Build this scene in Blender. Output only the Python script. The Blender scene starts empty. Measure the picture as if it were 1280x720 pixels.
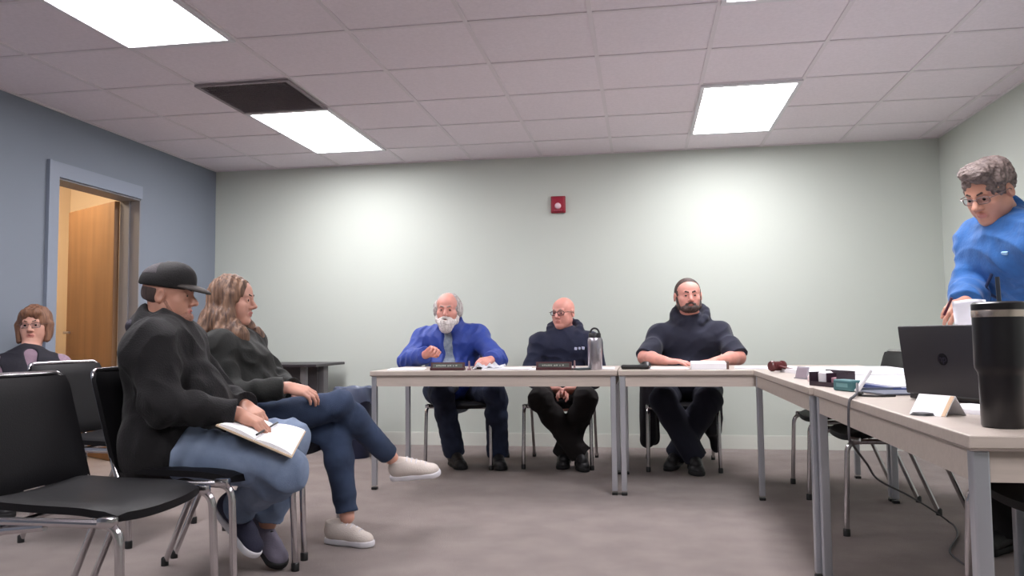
import bpy, bmesh, math, random
import numpy as np
from mathutils import Vector, Matrix
from math import pi, sin, cos, radians as rad
random.seed(7)
COL = bpy.context.scene.collection
A = lambda *v: np.array(v, dtype=float)
def unit(v):
    v = np.array(v, dtype=float); return v / max(1e-9, np.linalg.norm(v))
def lerp(a, b, t): return np.array(a, float) * (1 - t) + np.array(b, float) * t

# ------------------------------------------------------------------ materials
def s2l(c):
    return tuple(((x / 12.92) if x <= 0.04045 else ((x + 0.055) / 1.055) ** 2.4) for x in c)
def mat(name, rgb, rough=0.6, metal=0.0, var=0.0, vscale=8.0, bump=0.0, bscale=60.0, spec=0.5, sheen=0.0,
        rgb2=None, stretch=None, sss=0.0, trans=0.0, detail=4.0, alpha=1.0, fold=0.0, fscale=9.0):
    m = bpy.data.materials.new(name); m.use_nodes = True
    nt = m.node_tree; n = nt.nodes; l = nt.links; p = n['Principled BSDF']
    c = s2l(rgb)
    p.inputs['Base Color'].default_value = (*c, 1)
    p.inputs['Roughness'].default_value = rough; p.inputs['Metallic'].default_value = metal
    p.inputs['Specular IOR Level'].default_value = spec
    if sheen: p.inputs['Sheen Weight'].default_value = sheen
    if sss:
        p.inputs['Subsurface Weight'].default_value = sss
        p.inputs['Subsurface Radius'].default_value = (0.012, 0.005, 0.003)
        p.inputs['Subsurface Scale'].default_value = 1.0
    if trans: p.inputs['Transmission Weight'].default_value = trans
    p.inputs['Alpha'].default_value = alpha
    tc = n.new('ShaderNodeTexCoord'); mp = n.new('ShaderNodeMapping'); l.new(tc.outputs['Object'], mp.inputs['Vector'])
    if stretch: mp.inputs['Scale'].default_value = stretch
    if var or rgb2:
        t = n.new('ShaderNodeTexNoise'); t.inputs['Scale'].default_value = vscale; t.inputs['Detail'].default_value = detail
        l.new(mp.outputs[0], t.inputs['Vector'])
        r = n.new('ShaderNodeValToRGB'); r.color_ramp.elements[0].position = 0.32; r.color_ramp.elements[1].position = 0.68
        c2 = s2l(rgb2) if rgb2 else tuple(min(1, x * (1 + var)) for x in c)
        c1 = c if rgb2 else tuple(x * (1 - var) for x in c)
        r.color_ramp.elements[0].color = (*c1, 1); r.color_ramp.elements[1].color = (*c2, 1)
        l.new(t.outputs['Fac'], r.inputs['Fac']); l.new(r.outputs['Color'], p.inputs['Base Color'])
    if bump:
        b = n.new('ShaderNodeBump'); b.inputs['Strength'].default_value = bump; b.inputs['Distance'].default_value = 0.01
        t2 = n.new('ShaderNodeTexNoise'); t2.inputs['Scale'].default_value = bscale; t2.inputs['Detail'].default_value = 5
        l.new(mp.outputs[0], t2.inputs['Vector']); l.new(t2.outputs['Fac'], b.inputs['Height']); l.new(b.outputs['Normal'], p.inputs['Normal'])
        if fold:                      # broad cloth creases
            b2 = n.new('ShaderNodeBump'); b2.inputs['Strength'].default_value = fold; b2.inputs['Distance'].default_value = .03
            t3 = n.new('ShaderNodeTexNoise'); t3.noise_type = 'RIDGED_MULTIFRACTAL'; t3.inputs['Scale'].default_value = fscale; t3.inputs['Detail'].default_value = 2; t3.inputs['Distortion'].default_value = .8
            l.new(mp.outputs[0], t3.inputs['Vector']); l.new(t3.outputs['Fac'], b2.inputs['Height']); l.new(b2.outputs['Normal'], b.inputs['Normal'])
    return m
def emis(name, rgb, strength):
    m = bpy.data.materials.new(name); m.use_nodes = True; n = m.node_tree.nodes
    p = n['Principled BSDF']; p.inputs['Base Color'].default_value = (.8, .8, .8, 1)
    p.inputs['Emission Color'].default_value = (*rgb, 1); p.inputs['Emission Strength'].default_value = strength
    return m

# ------------------------------------------------------------------ objects
def tag(o, label=None, cat=None, group=None, kind=None):
    if label: o['label'] = label
    if cat: o['category'] = cat
    if group: o['group'] = group
    if kind: o['kind'] = kind
    return o
def thing(name, label, cat, loc=(0, 0, 0), rz=0.0, group=None):
    o = bpy.data.objects.new(name, None); COL.objects.link(o); o.empty_display_size = .1
    o.location = tuple(loc); o.rotation_euler = (0, 0, rz)
    return tag(o, label, cat, group)
def put(name, me, mats, parent=None, smooth=False, world=False):
    o = bpy.data.objects.new(name, me); COL.objects.link(o)
    for m in (mats if isinstance(mats, (list, tuple)) else [mats]): me.materials.append(m)
    if smooth: me.polygons.foreach_set('use_smooth', [True] * len(me.polygons))
    if parent:
        o.parent = parent
        if world:                     # mesh is in world coordinates, the parent sits elsewhere
            mw = Matrix.Translation(parent.location) @ parent.rotation_euler.to_matrix().to_4x4()
            me.transform(mw.inverted())
    return o
class MB:
    """collects solids into one mesh"""
    def __init__(s): s.bm = bmesh.new()
    def box(s, c, size, R=None, bev=0.0, seg=2):
        r = bmesh.ops.create_cube(s.bm, size=1.0); vs = r['verts']
        M = Matrix.Translation(Vector(c)) @ (R.to_4x4() if R is not None else Matrix.Identity(4)) @ Matrix.Diagonal((*size, 1))
        bmesh.ops.transform(s.bm, matrix=M, verts=vs)
        if bev:
            es = list({e for v in vs for e in v.link_edges})
            bmesh.ops.bevel(s.bm, geom=es, offset=bev, segments=seg, affect='EDGES', profile=.5)
        return s
    def tube(s, pts, r, n=10, closed=False, caps=True):
        pts = [Vector(p) for p in pts]; N = len(pts); rings = []; prev = None
        rr = r if isinstance(r, (list, tuple)) else [r] * N
        for i, p in enumerate(pts):
            if closed: t = (pts[(i + 1) % N] - pts[i - 1])
            else: t = pts[min(i + 1, N - 1)] - pts[max(i - 1, 0)]
            t.normalize()
            if prev is None:
                up = Vector((0, 0, 1)) if abs(t.z) < .9 else Vector((1, 0, 0)); u = t.cross(up).normalized()
            else:
                u = (prev - t * prev.dot(t)).normalized()
            prev = u; w = t.cross(u)
            rings.append([s.bm.verts.new(p + (u * cos(2 * pi * k / n) + w * sin(2 * pi * k / n)) * rr[i]) for k in range(n)])
        m = N if closed else N - 1
        for i in range(m):
            a, b = rings[i], rings[(i + 1) % N]
            for k in range(n): s.bm.faces.new((a[k], a[(k + 1) % n], b[(k + 1) % n], b[k]))
        if not closed and caps:
            s.bm.faces.new(rings[0]); s.bm.faces.new(rings[-1])
        return s
    def lathe(s, prof, c=(0, 0, 0), n=32):
        c = Vector(c); rings = []
        for (r, z) in prof:
            if r < 1e-6: rings.append([s.bm.verts.new(c + Vector((0, 0, z)))])
            else: rings.append([s.bm.verts.new(c + Vector((r * cos(2 * pi * k / n), r * sin(2 * pi * k / n), z))) for k in range(n)])
        for a, b in zip(rings, rings[1:]):
            for k in range(n):
                k2 = (k + 1) % n
                if len(a) == 1 and len(b) == 1: continue
                if len(a) == 1: s.bm.faces.new((a[0], b[k], b[k2]))
                elif len(b) == 1: s.bm.faces.new((a[k], a[k2], b[0]))
                else: s.bm.faces.new((a[k], a[k2], b[k2], b[k]))
        return s
    def prism(s, poly, z0, z1):
        a = [s.bm.verts.new((x, y, z0)) for x, y in poly]; b = [s.bm.verts.new((x, y, z1)) for x, y in poly]
        s.bm.faces.new(a[::-1]); s.bm.faces.new(b)
        for i in range(len(poly)):
            j = (i + 1) % len(poly); s.bm.faces.new((a[i], a[j], b[j], b[i]))
        return s
    def build(s, name, mats, parent=None, smooth=False, angle=None, world=False):
        bmesh.ops.recalc_face_normals(s.bm, faces=s.bm.faces)
        if smooth:
            for f in s.bm.faces: f.smooth = True
            for e in s.bm.edges:
                if len(e.link_faces) == 2 and e.calc_face_angle(0) > rad(angle or 40): e.smooth = False
        me = bpy.data.meshes.new(name); s.bm.to_mesh(me); s.bm.free()
        return put(name, me, mats, parent, world=world)
def arc(c, r, a0, a1, u, v, n=6):
    c, u, v = Vector(c), Vector(u), Vector(v)
    return [c + u * r * cos(a0 + (a1 - a0) * i / n) + v * r * sin(a0 + (a1 - a0) * i / n) for i in range(n + 1)]
def round_path(pts, r, n=5):
    """polyline with rounded corners"""
    P = [Vector(p) for p in pts]; out = [P[0]]
    for i in range(1, len(P) - 1):
        a = (P[i - 1] - P[i]); b = (P[i + 1] - P[i]); d = min(r, a.length * .45, b.length * .45)
        p0 = P[i] + a.normalized() * d; p1 = P[i] + b.normalized() * d
        for k in range(n + 1):
            t = k / n; out.append(p0 * (1 - t) ** 2 + P[i] * 2 * t * (1 - t) + p1 * t * t)
    out.append(P[-1]); return out
def copy_tree(o, parent=None):
    c = o.copy(); COL.objects.link(c)
    if parent: c.parent = parent
    for ch in [x for x in bpy.data.objects if x.parent == o]: copy_tree(ch, c)
    return c

# ------------------------------------------------------------------ implicit surfaces
# a shape is a list of (op, k, fn, lo, hi); ops: u union, s subtract, i intersect, n add noise
def _seg(p, a, b):
    ab = b - a; L2 = max(1e-12, ab @ ab); t = np.clip(((p - a) @ ab) / L2, 0, 1)
    return t, p - (a + t[..., None] * ab)
def cap(a, b, ra, rb=None, k=.02, flat=0, op='u'):
    a = A(*a); b = A(*b); rb = ra if rb is None else rb; dr = unit(b - a)
    def fn(p):
        t, q = _seg(p, a, b); d = np.sqrt((q * q).sum(-1)) - (ra + (rb - ra) * t)
        if flat & 1: d = np.maximum(d, (p - b) @ dr)
        if flat & 2: d = np.maximum(d, -((p - a) @ dr))
        return d
    m = max(ra, rb); return (op, k, fn, np.minimum(a, b) - m, np.maximum(a, b) + m)
def ecap(a, b, ra, rb, side, f, k=.03, flat=0, op='u'):
    a = A(*a); b = A(*b); ax = unit(b - a); side = unit(np.array(side, float) - (np.array(side, float) @ ax) * ax); nor = np.cross(ax, side)
    def fn(p):
        t, q = _seg(p, a, b); n_ = q @ nor; s_ = q @ side; x_ = q @ ax
        d = (np.sqrt(s_ * s_ + (n_ / f) ** 2 + x_ * x_) - (ra + (rb - ra) * t)) * (.5 + .5 * f)
        if flat & 1: d = np.maximum(d, (p - b) @ ax)
        if flat & 2: d = np.maximum(d, -((p - a) @ ax))
        return d
    m = max(ra, rb) * max(1, f); return (op, k, fn, np.minimum(a, b) - m, np.maximum(a, b) + m)
def ell(c, r, R=None, k=.02, op='u'):
    c = A(*c); r = A(*r); R = np.eye(3) if R is None else R   # columns of R: local axes
    def fn(p):
        q = (p - c) @ R; k0 = np.sqrt(((q / r) ** 2).sum(-1)); k1 = np.sqrt(((q / r ** 2) ** 2).sum(-1)) + 1e-9
        return k0 * (k0 - 1) / k1
    m = r.max(); return (op, k, fn, c - m, c + m)
def rbox(c, h, R=None, rr=.01, k=.005, op='u'):
    c = A(*c); h = A(*h); R = np.eye(3) if R is None else R
    def fn(p):
        q = np.abs((p - c) @ R) - (h - rr)
        return np.sqrt((np.maximum(q, 0) ** 2).sum(-1)) + np.minimum(q.max(-1), 0) - rr
    m = np.linalg.norm(h); return (op, k, fn, c - m, c + m)
def tor(c, axis, Rr, r, f=1.0, k=.01, op='u'):
    c = A(*c); ax = unit(axis)
    def fn(p):
        q = p - c; z = q @ ax; xy = np.sqrt(np.maximum(0, (q * q).sum(-1) - z * z))
        return np.sqrt((xy - Rr) ** 2 + (z / f) ** 2) - r
    m = Rr + r * max(1, f); return (op, k, fn, c - m, c + m)
BIG = 1e3
def half(c, n, k=.004):      # keeps the side the normal points away from
    c = A(*c); n = unit(n)
    return ('i', k, lambda p: (p - c) @ n, A(-BIG, -BIG, -BIG), A(BIG, BIG, BIG))
def folds(amp, freq=28., seed=0., c=None, r=None, ax=None):
    """cloth creases: warped waves, optionally running across an axis and confined to a ball"""
    rs = np.random.RandomState(int(seed * 10) % 9999); D = rs.normal(size=(5, 3)); D /= np.linalg.norm(D, axis=1)[:, None]; ph = rs.rand(5) * 6.3
    axv = None if ax is None else unit(ax)
    def fn(p):
        w = p + .02 * np.sin((p @ D[0])[..., None] * 17 + ph[:3])
        if axv is None:
            n = sum(np.sin((w @ D[i]) * freq * (1 + .45 * i) + ph[i]) / (1 + .4 * i) for i in range(1, 5)) / 2.2
            n = 1 - 2 * np.abs(n)
        else:
            n = np.sin((w @ axv) * freq + 2.2 * np.sin((w @ D[1]) * 11 + ph[1]) + ph[2])
        n = -n * amp
        if c is not None: n = n * np.clip(1.4 - np.sqrt(((p - A(*c)) ** 2).sum(-1)) / r, 0, 1)
        return n
    if c is None: return ('n', 0, fn, A(-BIG, -BIG, -BIG), A(BIG, BIG, BIG))
    return ('n', 0, fn, A(*c) - 1.4 * r, A(*c) + 1.4 * r)
def ev(P, prims, d, sel=None):
    for (op, k, fn, lo, hi) in prims:
        x = fn(P)
        if op == 'u':
            h = np.maximum(k - np.abs(d - x), 0) / k; d = np.minimum(d, x) - h * h * k * .25
        elif op == 's':
            x = -x; h = np.maximum(k - np.abs(d - x), 0) / k; d = np.maximum(d, x) + h * h * k * .25
        elif op == 'i':
            h = np.maximum(k - np.abs(d - x), 0) / k; d = np.maximum(d, x) + h * h * k * .25
        else: d = d + x
    return d
def sdf_mesh(name, prims, h=.004, smooth=1, regions=()):
    us = [q for q in prims if q[0] == 'u']; lo = np.min([q[3] for q in us], 0) - 5 * h; hi = np.max([q[4] for q in us], 0) + 5 * h
    B = 8; nb = np.ceil((hi - lo) / (h * B)).astype(int) + 1; n = nb * B
    half_d = B * h * .5 * 1.7321
    bc = np.stack(np.meshgrid(*[np.arange(m) for m in nb], indexing='ij'), -1).reshape(-1, 3)
    ctr = lo + (bc + .5) * B * h - h * .5
    dc = ev(ctr, prims, np.full(len(ctr), 1.0))
    act = np.abs(dc) < half_d * 1.5 + .025
    V = np.repeat(np.repeat(np.repeat(dc.reshape(nb).astype(np.float32), B, 0), B, 1), B, 2)
    ab = bc[act]; actr = ctr[act]; off = np.stack(np.meshgrid(*[np.arange(B)] * 3, indexing='ij'), -1)
    D = np.full((len(ab), B, B, B), .2)
    base = lo + ab * B * h
    for q in prims:
        op, k, fn, l_, h_ = q; m = half_d + k + .012
        w = np.where(np.all((actr > l_ - m) & (actr < h_ + m), 1))[0]
        if len(w) == 0: continue
        for s in range(0, len(w), 1500):
            ws = w[s:s + 1500]
            P = base[ws][:, None, None, None, :] + off[None] * h
            D[ws] = ev(P, [q], D[ws])
    Vb = V.reshape(nb[0], B, nb[1], B, nb[2], B).transpose(0, 2, 4, 1, 3, 5)
    Vb = np.ascontiguousarray(Vb); Vb[ab[:, 0], ab[:, 1], ab[:, 2]] = D
    V = Vb.transpose(0, 3, 1, 4, 2, 5).reshape(n)
    S = V < 0
    c8 = [(i, j, k) for i in (0, 1) for j in (0, 1) for k in (0, 1)]
    sl = lambda a, o: a[o[0]:a.shape[0] - 1 + o[0], o[1]:a.shape[1] - 1 + o[1], o[2]:a.shape[2] - 1 + o[2]]
    al = sl(S, (0, 0, 0)).copy(); an = al.copy()
    for o in c8[1:]: x = sl(S, o); al &= x; an |= x
    mix = an & ~al; idx = np.argwhere(mix); N = len(idx)
    cid = np.full(mix.shape, -1, np.int32); cid[tuple(idx.T)] = np.arange(N)
    acc = np.zeros((N, 3)); cnt = np.zeros(N)
    vals = {o: V[idx[:, 0] + o[0], idx[:, 1] + o[1], idx[:, 2] + o[2]].astype(float) for o in c8}
    for a in c8:
        for ax in range(3):
            if a[ax] == 0:
                b = list(a); b[ax] = 1; b = tuple(b); va, vb = vals[a], vals[b]; m = (va < 0) != (vb < 0)
                t = np.where(m, va / np.where(m, va - vb, 1), 0)
                pt = np.tile(np.array(a, float), (N, 1)); pt[:, ax] = t
                acc += pt * m[:, None]; cnt += m
    verts = lo + (idx + acc / cnt[:, None]) * h
    F = []
    for ax in range(3):
        o = [0, 0, 0]; o[ax] = 1; u, v = (ax + 1) % 3, (ax + 2) % 3
        s0 = S[tuple(slice(0, S.shape[i] - o[i]) for i in range(3))]; s1 = S[tuple(slice(o[i], S.shape[i]) for i in range(3))]
        e = np.argwhere(s0 != s1)
        e = e[(e[:, u] > 0) & (e[:, v] > 0) & (e[:, u] < n[u] - 1) & (e[:, v] < n[v] - 1)]
        if len(e) == 0: continue
        fl = s0[tuple(e.T)]
        def cc(du, dv):
            q = e.copy(); q[:, u] += du; q[:, v] += dv; return cid[tuple(q.T)]
        q = np.stack([cc(-1, -1), cc(0, -1), cc(0, 0), cc(-1, 0)], 1); q[~fl] = q[~fl][:, ::-1]; F.append(q)
    F = np.concatenate(F); F = F[(F >= 0).all(1)]
    for _ in range(smooth):
        e = np.concatenate([F[:, [0, 1]], F[:, [1, 2]], F[:, [2, 3]], F[:, [3, 0]]])
        cn = np.bincount(e[:, 0], minlength=N) + np.bincount(e[:, 1], minlength=N)
        nv = np.stack([np.bincount(e[:, 0], verts[e[:, 1], i], N) + np.bincount(e[:, 1], verts[e[:, 0], i], N) for i in range(3)], 1) / np.maximum(cn, 1)[:, None]
        verts = verts * .5 + nv * .5
    me = bpy.data.meshes.new(name); me.vertices.add(N); me.loops.add(F.size); me.polygons.add(len(F))
    me.vertices.foreach_set('co', verts.astype(np.float32).ravel()); me.loops.foreach_set('vertex_index', F.astype(np.int32).ravel())
    me.polygons.foreach_set('loop_start', (np.arange(len(F)) * 4).astype(np.int32)); me.polygons.foreach_set('loop_total', np.full(len(F), 4, np.int32))
    me.polygons.foreach_set('use_smooth', np.ones(len(F), bool))
    if regions:
        fc = verts[F].mean(1); mi = np.zeros(len(F), np.int32)
        for i, pr in enumerate(regions): mi[ev(fc, pr, np.full(len(fc), 1.0)) < 0] = i + 1
        me.polygons.foreach_set('material_index', mi)
    me.update(calc_edges=True); me.validate()
    return me
def blob(name, prims, mats, parent, h=.004, smooth=1, regions=()):
    return put(name, sdf_mesh(name, prims, h, smooth, regions), mats, parent, world=True)
# ------------------------------------------------------------------ people
def frame(fwd, up=(0, 0, 1), roll=0.0):
    f = unit(fwd); r = unit(np.cross(f, up)); u = np.cross(r, f)
    r2 = r * cos(roll) + u * sin(roll); u2 = -r * sin(roll) + u * cos(roll)
    return np.stack([r2, f, u2], 1)           # columns: right, forward, up
class Head:
    def __init__(s, c, fwd, roll=0.0, sc=1.0): s.c = A(*c); s.R = frame(fwd, roll=roll); s.sc = sc
    def P(s, x, y, z): return s.c + s.R @ (A(x, y, z) * s.sc)
    def cap(s, a, b, ra, rb=None, k=.01, op='u', flat=0): return cap(s.P(*a), s.P(*b), ra * s.sc, (ra if rb is None else rb) * s.sc, k, flat, op)
    def ell(s, c, r, k=.015, op='u', tilt=0.0):
        R = s.R
        if tilt: R = R @ np.array([[1, 0, 0], [0, cos(tilt), -sin(tilt)], [0, sin(tilt), cos(tilt)]])
        return ell(s.P(*c), A(*r) * s.sc, R, k, op)
    def half(s, c, n, k=.004): return half(s.P(*c), s.R @ A(*n), k)
def head_prims(H, jaw=1.0, nose=1.0, wide=1.0):
    w = wide
    P = [H.ell((0, -.014, .032), (.077 * w, .096, .086), .02), H.ell((0, .022, -.03), (.062 * w, .066, .078), .03),
         H.ell((0, .038, .042), (.06 * w, .046, .046), .025)]
    for sx in (-1, 1):
        P += [H.cap((sx * .052 * w, -.002, -.055), (sx * .018, .056, -.098 * jaw), .021 * w, .02, .03),
              H.ell((sx * .042 * w, .056, -.026), (.023, .022, .019), .02),
              H.ell((sx * .034, .05, -.056), (.026, .026, .026), .02)]
    P += [H.ell((0, .066, -.1 * jaw), (.021, .018, .017), .02),
          H.cap((-.036, .077, .021), (-.008, .085, .017), .010, .009, .012), H.cap((.036, .077, .021), (.008, .085, .017), .010, .009, .012)]
    for sx in (-1, 1): P += [H.ell((sx * .032, .094, .0), (.0165, .016, .0125), .012, 's')]
    P += [H.cap((0, .084, .008), (0, .103 + .006 * nose, -.03), .0075, .0115 * nose, .012)]
    for sx in (-1, 1):
        P += [H.ell((sx * .0125, .094, -.036), (.0085, .011, .008), .007), H.ell((sx * .005, .104, -.043), (.003, .004, .004), .003, 's'),
              H.ell((sx * .031, .0745, .0), (.0155, .0135, .0135), .005), H.ell((sx * .031, .09, -.001), (.0125, .009, .0042), .003, 's')]
    P += [H.cap((-.019, .083, -.064), (0, .0915, -.0615), .0048, .0062, .006), H.cap((.019, .083, -.064), (0, .0915, -.0615), .0048, .0062, .006),
          H.cap((-.016, .083, -.0725), (.016, .083, -.0725), .0068, .0068, .007),
          H.cap((-.021, .0915, -.0672), (.021, .0915, -.0672), .0022, .0022, .004, 's')]
    for sx in (-1, 1):
        P += [H.ell((sx * .081 * w, -.010, -.006), (.009, .019, .032), .008, tilt=-.25), H.ell((sx * .088 * w, -.006, -.004), (.006, .010, .018), .006, 's', tilt=-.25)]
    return P
def lip_region(H): return [H.ell((0, .09, -.0675), (.023, .02, .0125), .001)]
def eyes(H, parent, iris=(.25, .3, .35)):
    mi = M['iris']
    for sx in (-1, 1):
        bm = bmesh.new(); bmesh.ops.create_uvsphere(bm, u_segments=20, v_segments=14, radius=.0128 * H.sc)
        R = Matrix(H.R.tolist()); c = Vector(H.P(sx * .031, .0735, 0).tolist()); f = Vector(H.R[:, 1].tolist())
        bmesh.ops.transform(bm, matrix=Matrix.Translation(c) @ (R @ Matrix.Rotation(-pi / 2, 3, 'X')).to_4x4(), verts=bm.verts)
        for fa in bm.faces:
            fa.smooth = True
            if (fa.calc_center_median() - c).normalized().dot(f) > .84: fa.material_index = 1
        me = bpy.data.meshes.new('eye'); bm.to_mesh(me); bm.free(); put('eye', me, [M['sclera'], mi], parent, world=True)
def brows(H, parent, m, th=.0042):
    for sx in (-1, 1):
        blob('eyebrow', [H.cap((sx * .014, .0925, .022), (sx * .031, .088, .0275), th, th, .004), H.cap((sx * .031, .088, .0275), (sx * .047, .073, .021), th, th * .6, .004)], m, parent, h=.002)
def glasses(H, parent, m, lens=True, w=.025, hgt=.017, th=.0016):
    mb = MB(); lb = MB()
    for sx in (-1, 1):
        pts = []; 
        for k in range(20):
            a = 2 * pi * k / 20; cx, cz = math.copysign(abs(cos(a)) ** .6, cos(a)), math.copysign(abs(sin(a)) ** .6, sin(a))
            x = sx * .033 + w * cx; pts.append(H.P(x, .098 - .012 * max(0, abs(x) - .03) / .03, -.002 + hgt * cz).tolist())
        mb.tube(pts, th, 6, closed=True)
        if lens: f = lb.bm.faces.new([lb.bm.verts.new(p) for p in pts])
        mb.tube([H.P(sx * (.033 + w), .09, .004).tolist(), H.P(sx * .083, .07, .006).tolist(), H.P(sx * .086, .0, .004).tolist(), H.P(sx * .083, -.02, -.008).tolist()], th, 6)
    mb.tube([H.P(-.009, .1, .003).tolist(), H.P(0, .103, .006).tolist(), H.P(.009, .1, .003).tolist()], th, 6)
    g = mb.build('glasses', m, parent, smooth=True, world=True)
    if lens:
        for f in lb.bm.faces: pass
        bmesh.ops.solidify(lb.bm, geom=lb.bm.faces[:], thickness=.0012)
        me = bpy.data.meshes.new('lens'); lb.bm.to_mesh(me); lb.bm.free()
        mw = Matrix.Translation(parent.location) @ parent.rotation_euler.to_matrix().to_4x4(); me.transform(mw.inverted())
        o = put('lens', me, M['lens'], g)
def hand(w, d, n, right=True, curl=.5, sc=1.0, thumb=.6, spread=.05, curls=None):
    w = A(*w); d = unit(d); n = unit(np.array(n, float) - (np.array(n, float) @ d) * d); s = np.cross(d, n) * (1 if right else -1)
    P = []; kd = (.086, .091, .087, .078); ks = (.027, .009, -.010, -.028)
    for i in range(4):
        kn = w + (d * kd[i] + s * ks[i]) * sc
        P.append(cap(w + s * ks[i] * .55 * sc + d * .012 * sc, kn, .0155 * sc, .0118 * sc, .012))
    P.append(ell(w + (d * .05 + s * .022 + n * .008) * sc, A(.022, .034, .016) * sc, np.stack([s, d, n], 1), .012))
    P.append(ell(w + (d * .045 - s * .022 + n * .006) * sc, A(.016, .034, .013) * sc, np.stack([s, d, n], 1), .012))
    L = (.043, .047, .044, .034); 
    for i in range(4):
        p = w + (d * kd[i] + s * ks[i]) * sc; ang = 0; c = (curls[i] if curls else curl); sp = unit(d + s * spread * (1.5 - i))
        for j, (ln, r0, r1) in enumerate(((1.0, .0098, .0088), (.62, .0088, .008), (.5, .008, .0066))):
            ang += c * (.75, 1.1, .75)[j]; q = p + (sp * cos(ang) + n * sin(ang)) * L[i] * ln * sc
            P.append(cap(p, q, r0 * sc, r1 * sc, .0035)); p = q
    b = w + (d * .022 + s * .02) * sc; d1 = unit(d * .75 + s * .75 + n * (.2 + .3 * thumb)); p1 = b + d1 * .044 * sc
    d2 = unit(d * .9 + s * (.45 - .7 * thumb) + n * .5 * thumb); p2 = p1 + d2 * .032 * sc; d3 = unit(d * .9 + s * (.3 - 1.1 * thumb) + n * .4 * thumb); p3 = p2 + d3 * .024 * sc
    P += [cap(b, p1, .014 * sc, .0115 * sc, .01), cap(p1, p2, .0112 * sc, .0098 * sc, .004), cap(p2, p3, .0098 * sc, .0075 * sc, .004)]
    return P
def mids(J):
    pel = (J['hR'] + J['hL']) / 2; sh = (J['sR'] + J['sL']) / 2
    return pel, sh
def torso(J, dr=0.0, k=.05, b=1.0, belly=0.0, lo=0.0, chest=1.0):
    """trunk from pelvis to shoulders; dr thickens it for clothing"""
    pel, sh = mids(J); side = J['sR'] - J['sL']; F = unit(np.cross((0, 0, 1), side)) ; up = unit(sh - pel)
    F = unit(np.cross(up, unit(side)))
    mid = lerp(pel, sh, .42) - F * .012; ch = lerp(pel, sh, .8); nk = J['nk']
    P = [ecap(lerp(pel, mid, lo), mid, .150 * b + dr, .140 * b + dr, side, .74, k), ecap(mid, ch, .140 * b + dr, .150 * b * chest + dr, side, .70, k),
         cap(lerp(ch, J['sR'], .55), lerp(ch, J['sR'], .97), .085 * (b ** .5) + dr, .062 * (b ** .5) + dr, k), cap(lerp(ch, J['sL'], .55), lerp(ch, J['sL'], .97), .085 * (b ** .5) + dr, .062 * (b ** .5) + dr, k),
         cap(nk - up * .02, lerp(nk, J['sR'], .78) - up * .012, .05 + dr * .8, .045 + dr, k), cap(nk - up * .02, lerp(nk, J['sL'], .78) - up * .012, .05 + dr * .8, .045 + dr, k),
         cap(sh - F * .02, nk, .075 + dr, .056 + dr * .6, k)]
    if belly: P.append(ell(lerp(pel, sh, .34) + F * (.045 + .05 * belly), A(.13 * b + dr + .02 * belly, .09 * b + .05 * belly + dr, .15 + dr), np.stack([unit(side), F, up], 1), .06))
    return P
def arm(J, sd, dr=0.0, r=1.0, end=1.0, flat=1, w_end=0.0, k=.025):
    s, e, w = J['s' + sd], J['e' + sd], J['w' + sd]; a2 = e + (w - e) * end
    return [cap(s, e, .056 * r + dr, .044 * r + dr, k), cap(e, lerp(e, a2, .35), .043 * r + dr, .044 * r + dr, k), cap(lerp(e, a2, .35), a2, .044 * r + dr, .028 * r + dr + w_end, k, flat)]
def leg(J, sd, dr=0.0, r=1.0, end=1.0, flat=1, w_end=0.0, k=.03):
    h, kn, a = J['h' + sd], J['k' + sd], J['a' + sd]; a2 = kn + (a - kn) * end; m = lerp(kn, a2, .3)
    return [cap(h, kn, .086 * r + dr, .058 * r + dr, k), cap(kn, m, .056 * r + dr, .056 * r + dr, k), cap(m, a2, .055 * r + dr, .036 * r + dr + w_end, k, flat)]
def hips(J, dr=0.0, b=1.0):
    pel, sh = mids(J); side = unit(J['hR'] - J['hL'])
    return [cap(J['hR'], J['hL'], .1 * b + dr, .1 * b + dr, .05)]
def foot_prims(heel, toe, up, w=1.0):
    d = unit(A(*toe) - A(*heel)); u = unit(np.array(up, float) - (np.array(up, float) @ d) * d); s = np.cross(d, u); L = np.linalg.norm(A(*toe) - A(*heel)); h = A(*heel)
    return d, u, s, L, h
def shoe(heel, toe, up, ankle, parent, m_up, m_sole, w=1.0, high=0.0, sole_t=.028, lace=None):
    d, u, s, L, h = foot_prims(heel, toe, up)
    Rr = np.stack([s, d, u], 1)
    body = [ecap(h + d * .042 + u * .05, h + d * .085 + u * .05, .036 * w, .037 * w, s, 1.15, .02), ecap(h + d * .08 + u * .045, h + d * (L - .052) + u * .03, .037 * w, .046 * w, s, .8, .03),
            cap(h + d * .06 + u * .075, h + d * (L - .1) + u * .052, .037, .030, .03), cap(h + d * .05 + u * .06, h + d * .055 + u * (.095 + high), .04, .039, .02, 1),
            half(h + u * .012, -u, .006)]
    o = blob('shoe', body, m_up, parent, h=.0032)
    sole = [ecap(h + d * .04 + u * .014, h + d * .1 + u * .014, .0405 * w, .038 * w, s, 1, .02), ecap(h + d * .1 + u * .014, h + d * (L - .05) + u * .014, .038 * w, .0505 * w, s, 1, .03),
            half(h + u * sole_t, u, .006), half(h, -u, .006)]
    so = blob('sole', sole, m_sole, parent, h=.0032)
    so.parent = o
    if lace:
        mb = MB()
        for i in range(5):
            q = h + d * (.105 + .022 * i) + u * (.1075 - .0085 * i)
            mb.tube([(q - s * .022 - u * .012).tolist(), (q + u * .002).tolist(), (q + s * .022 - u * .012).tolist()], .0028, 6)
        lo = mb.build('laces', lace, parent, smooth=True, world=True); lo.parent = o
    return o
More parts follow.
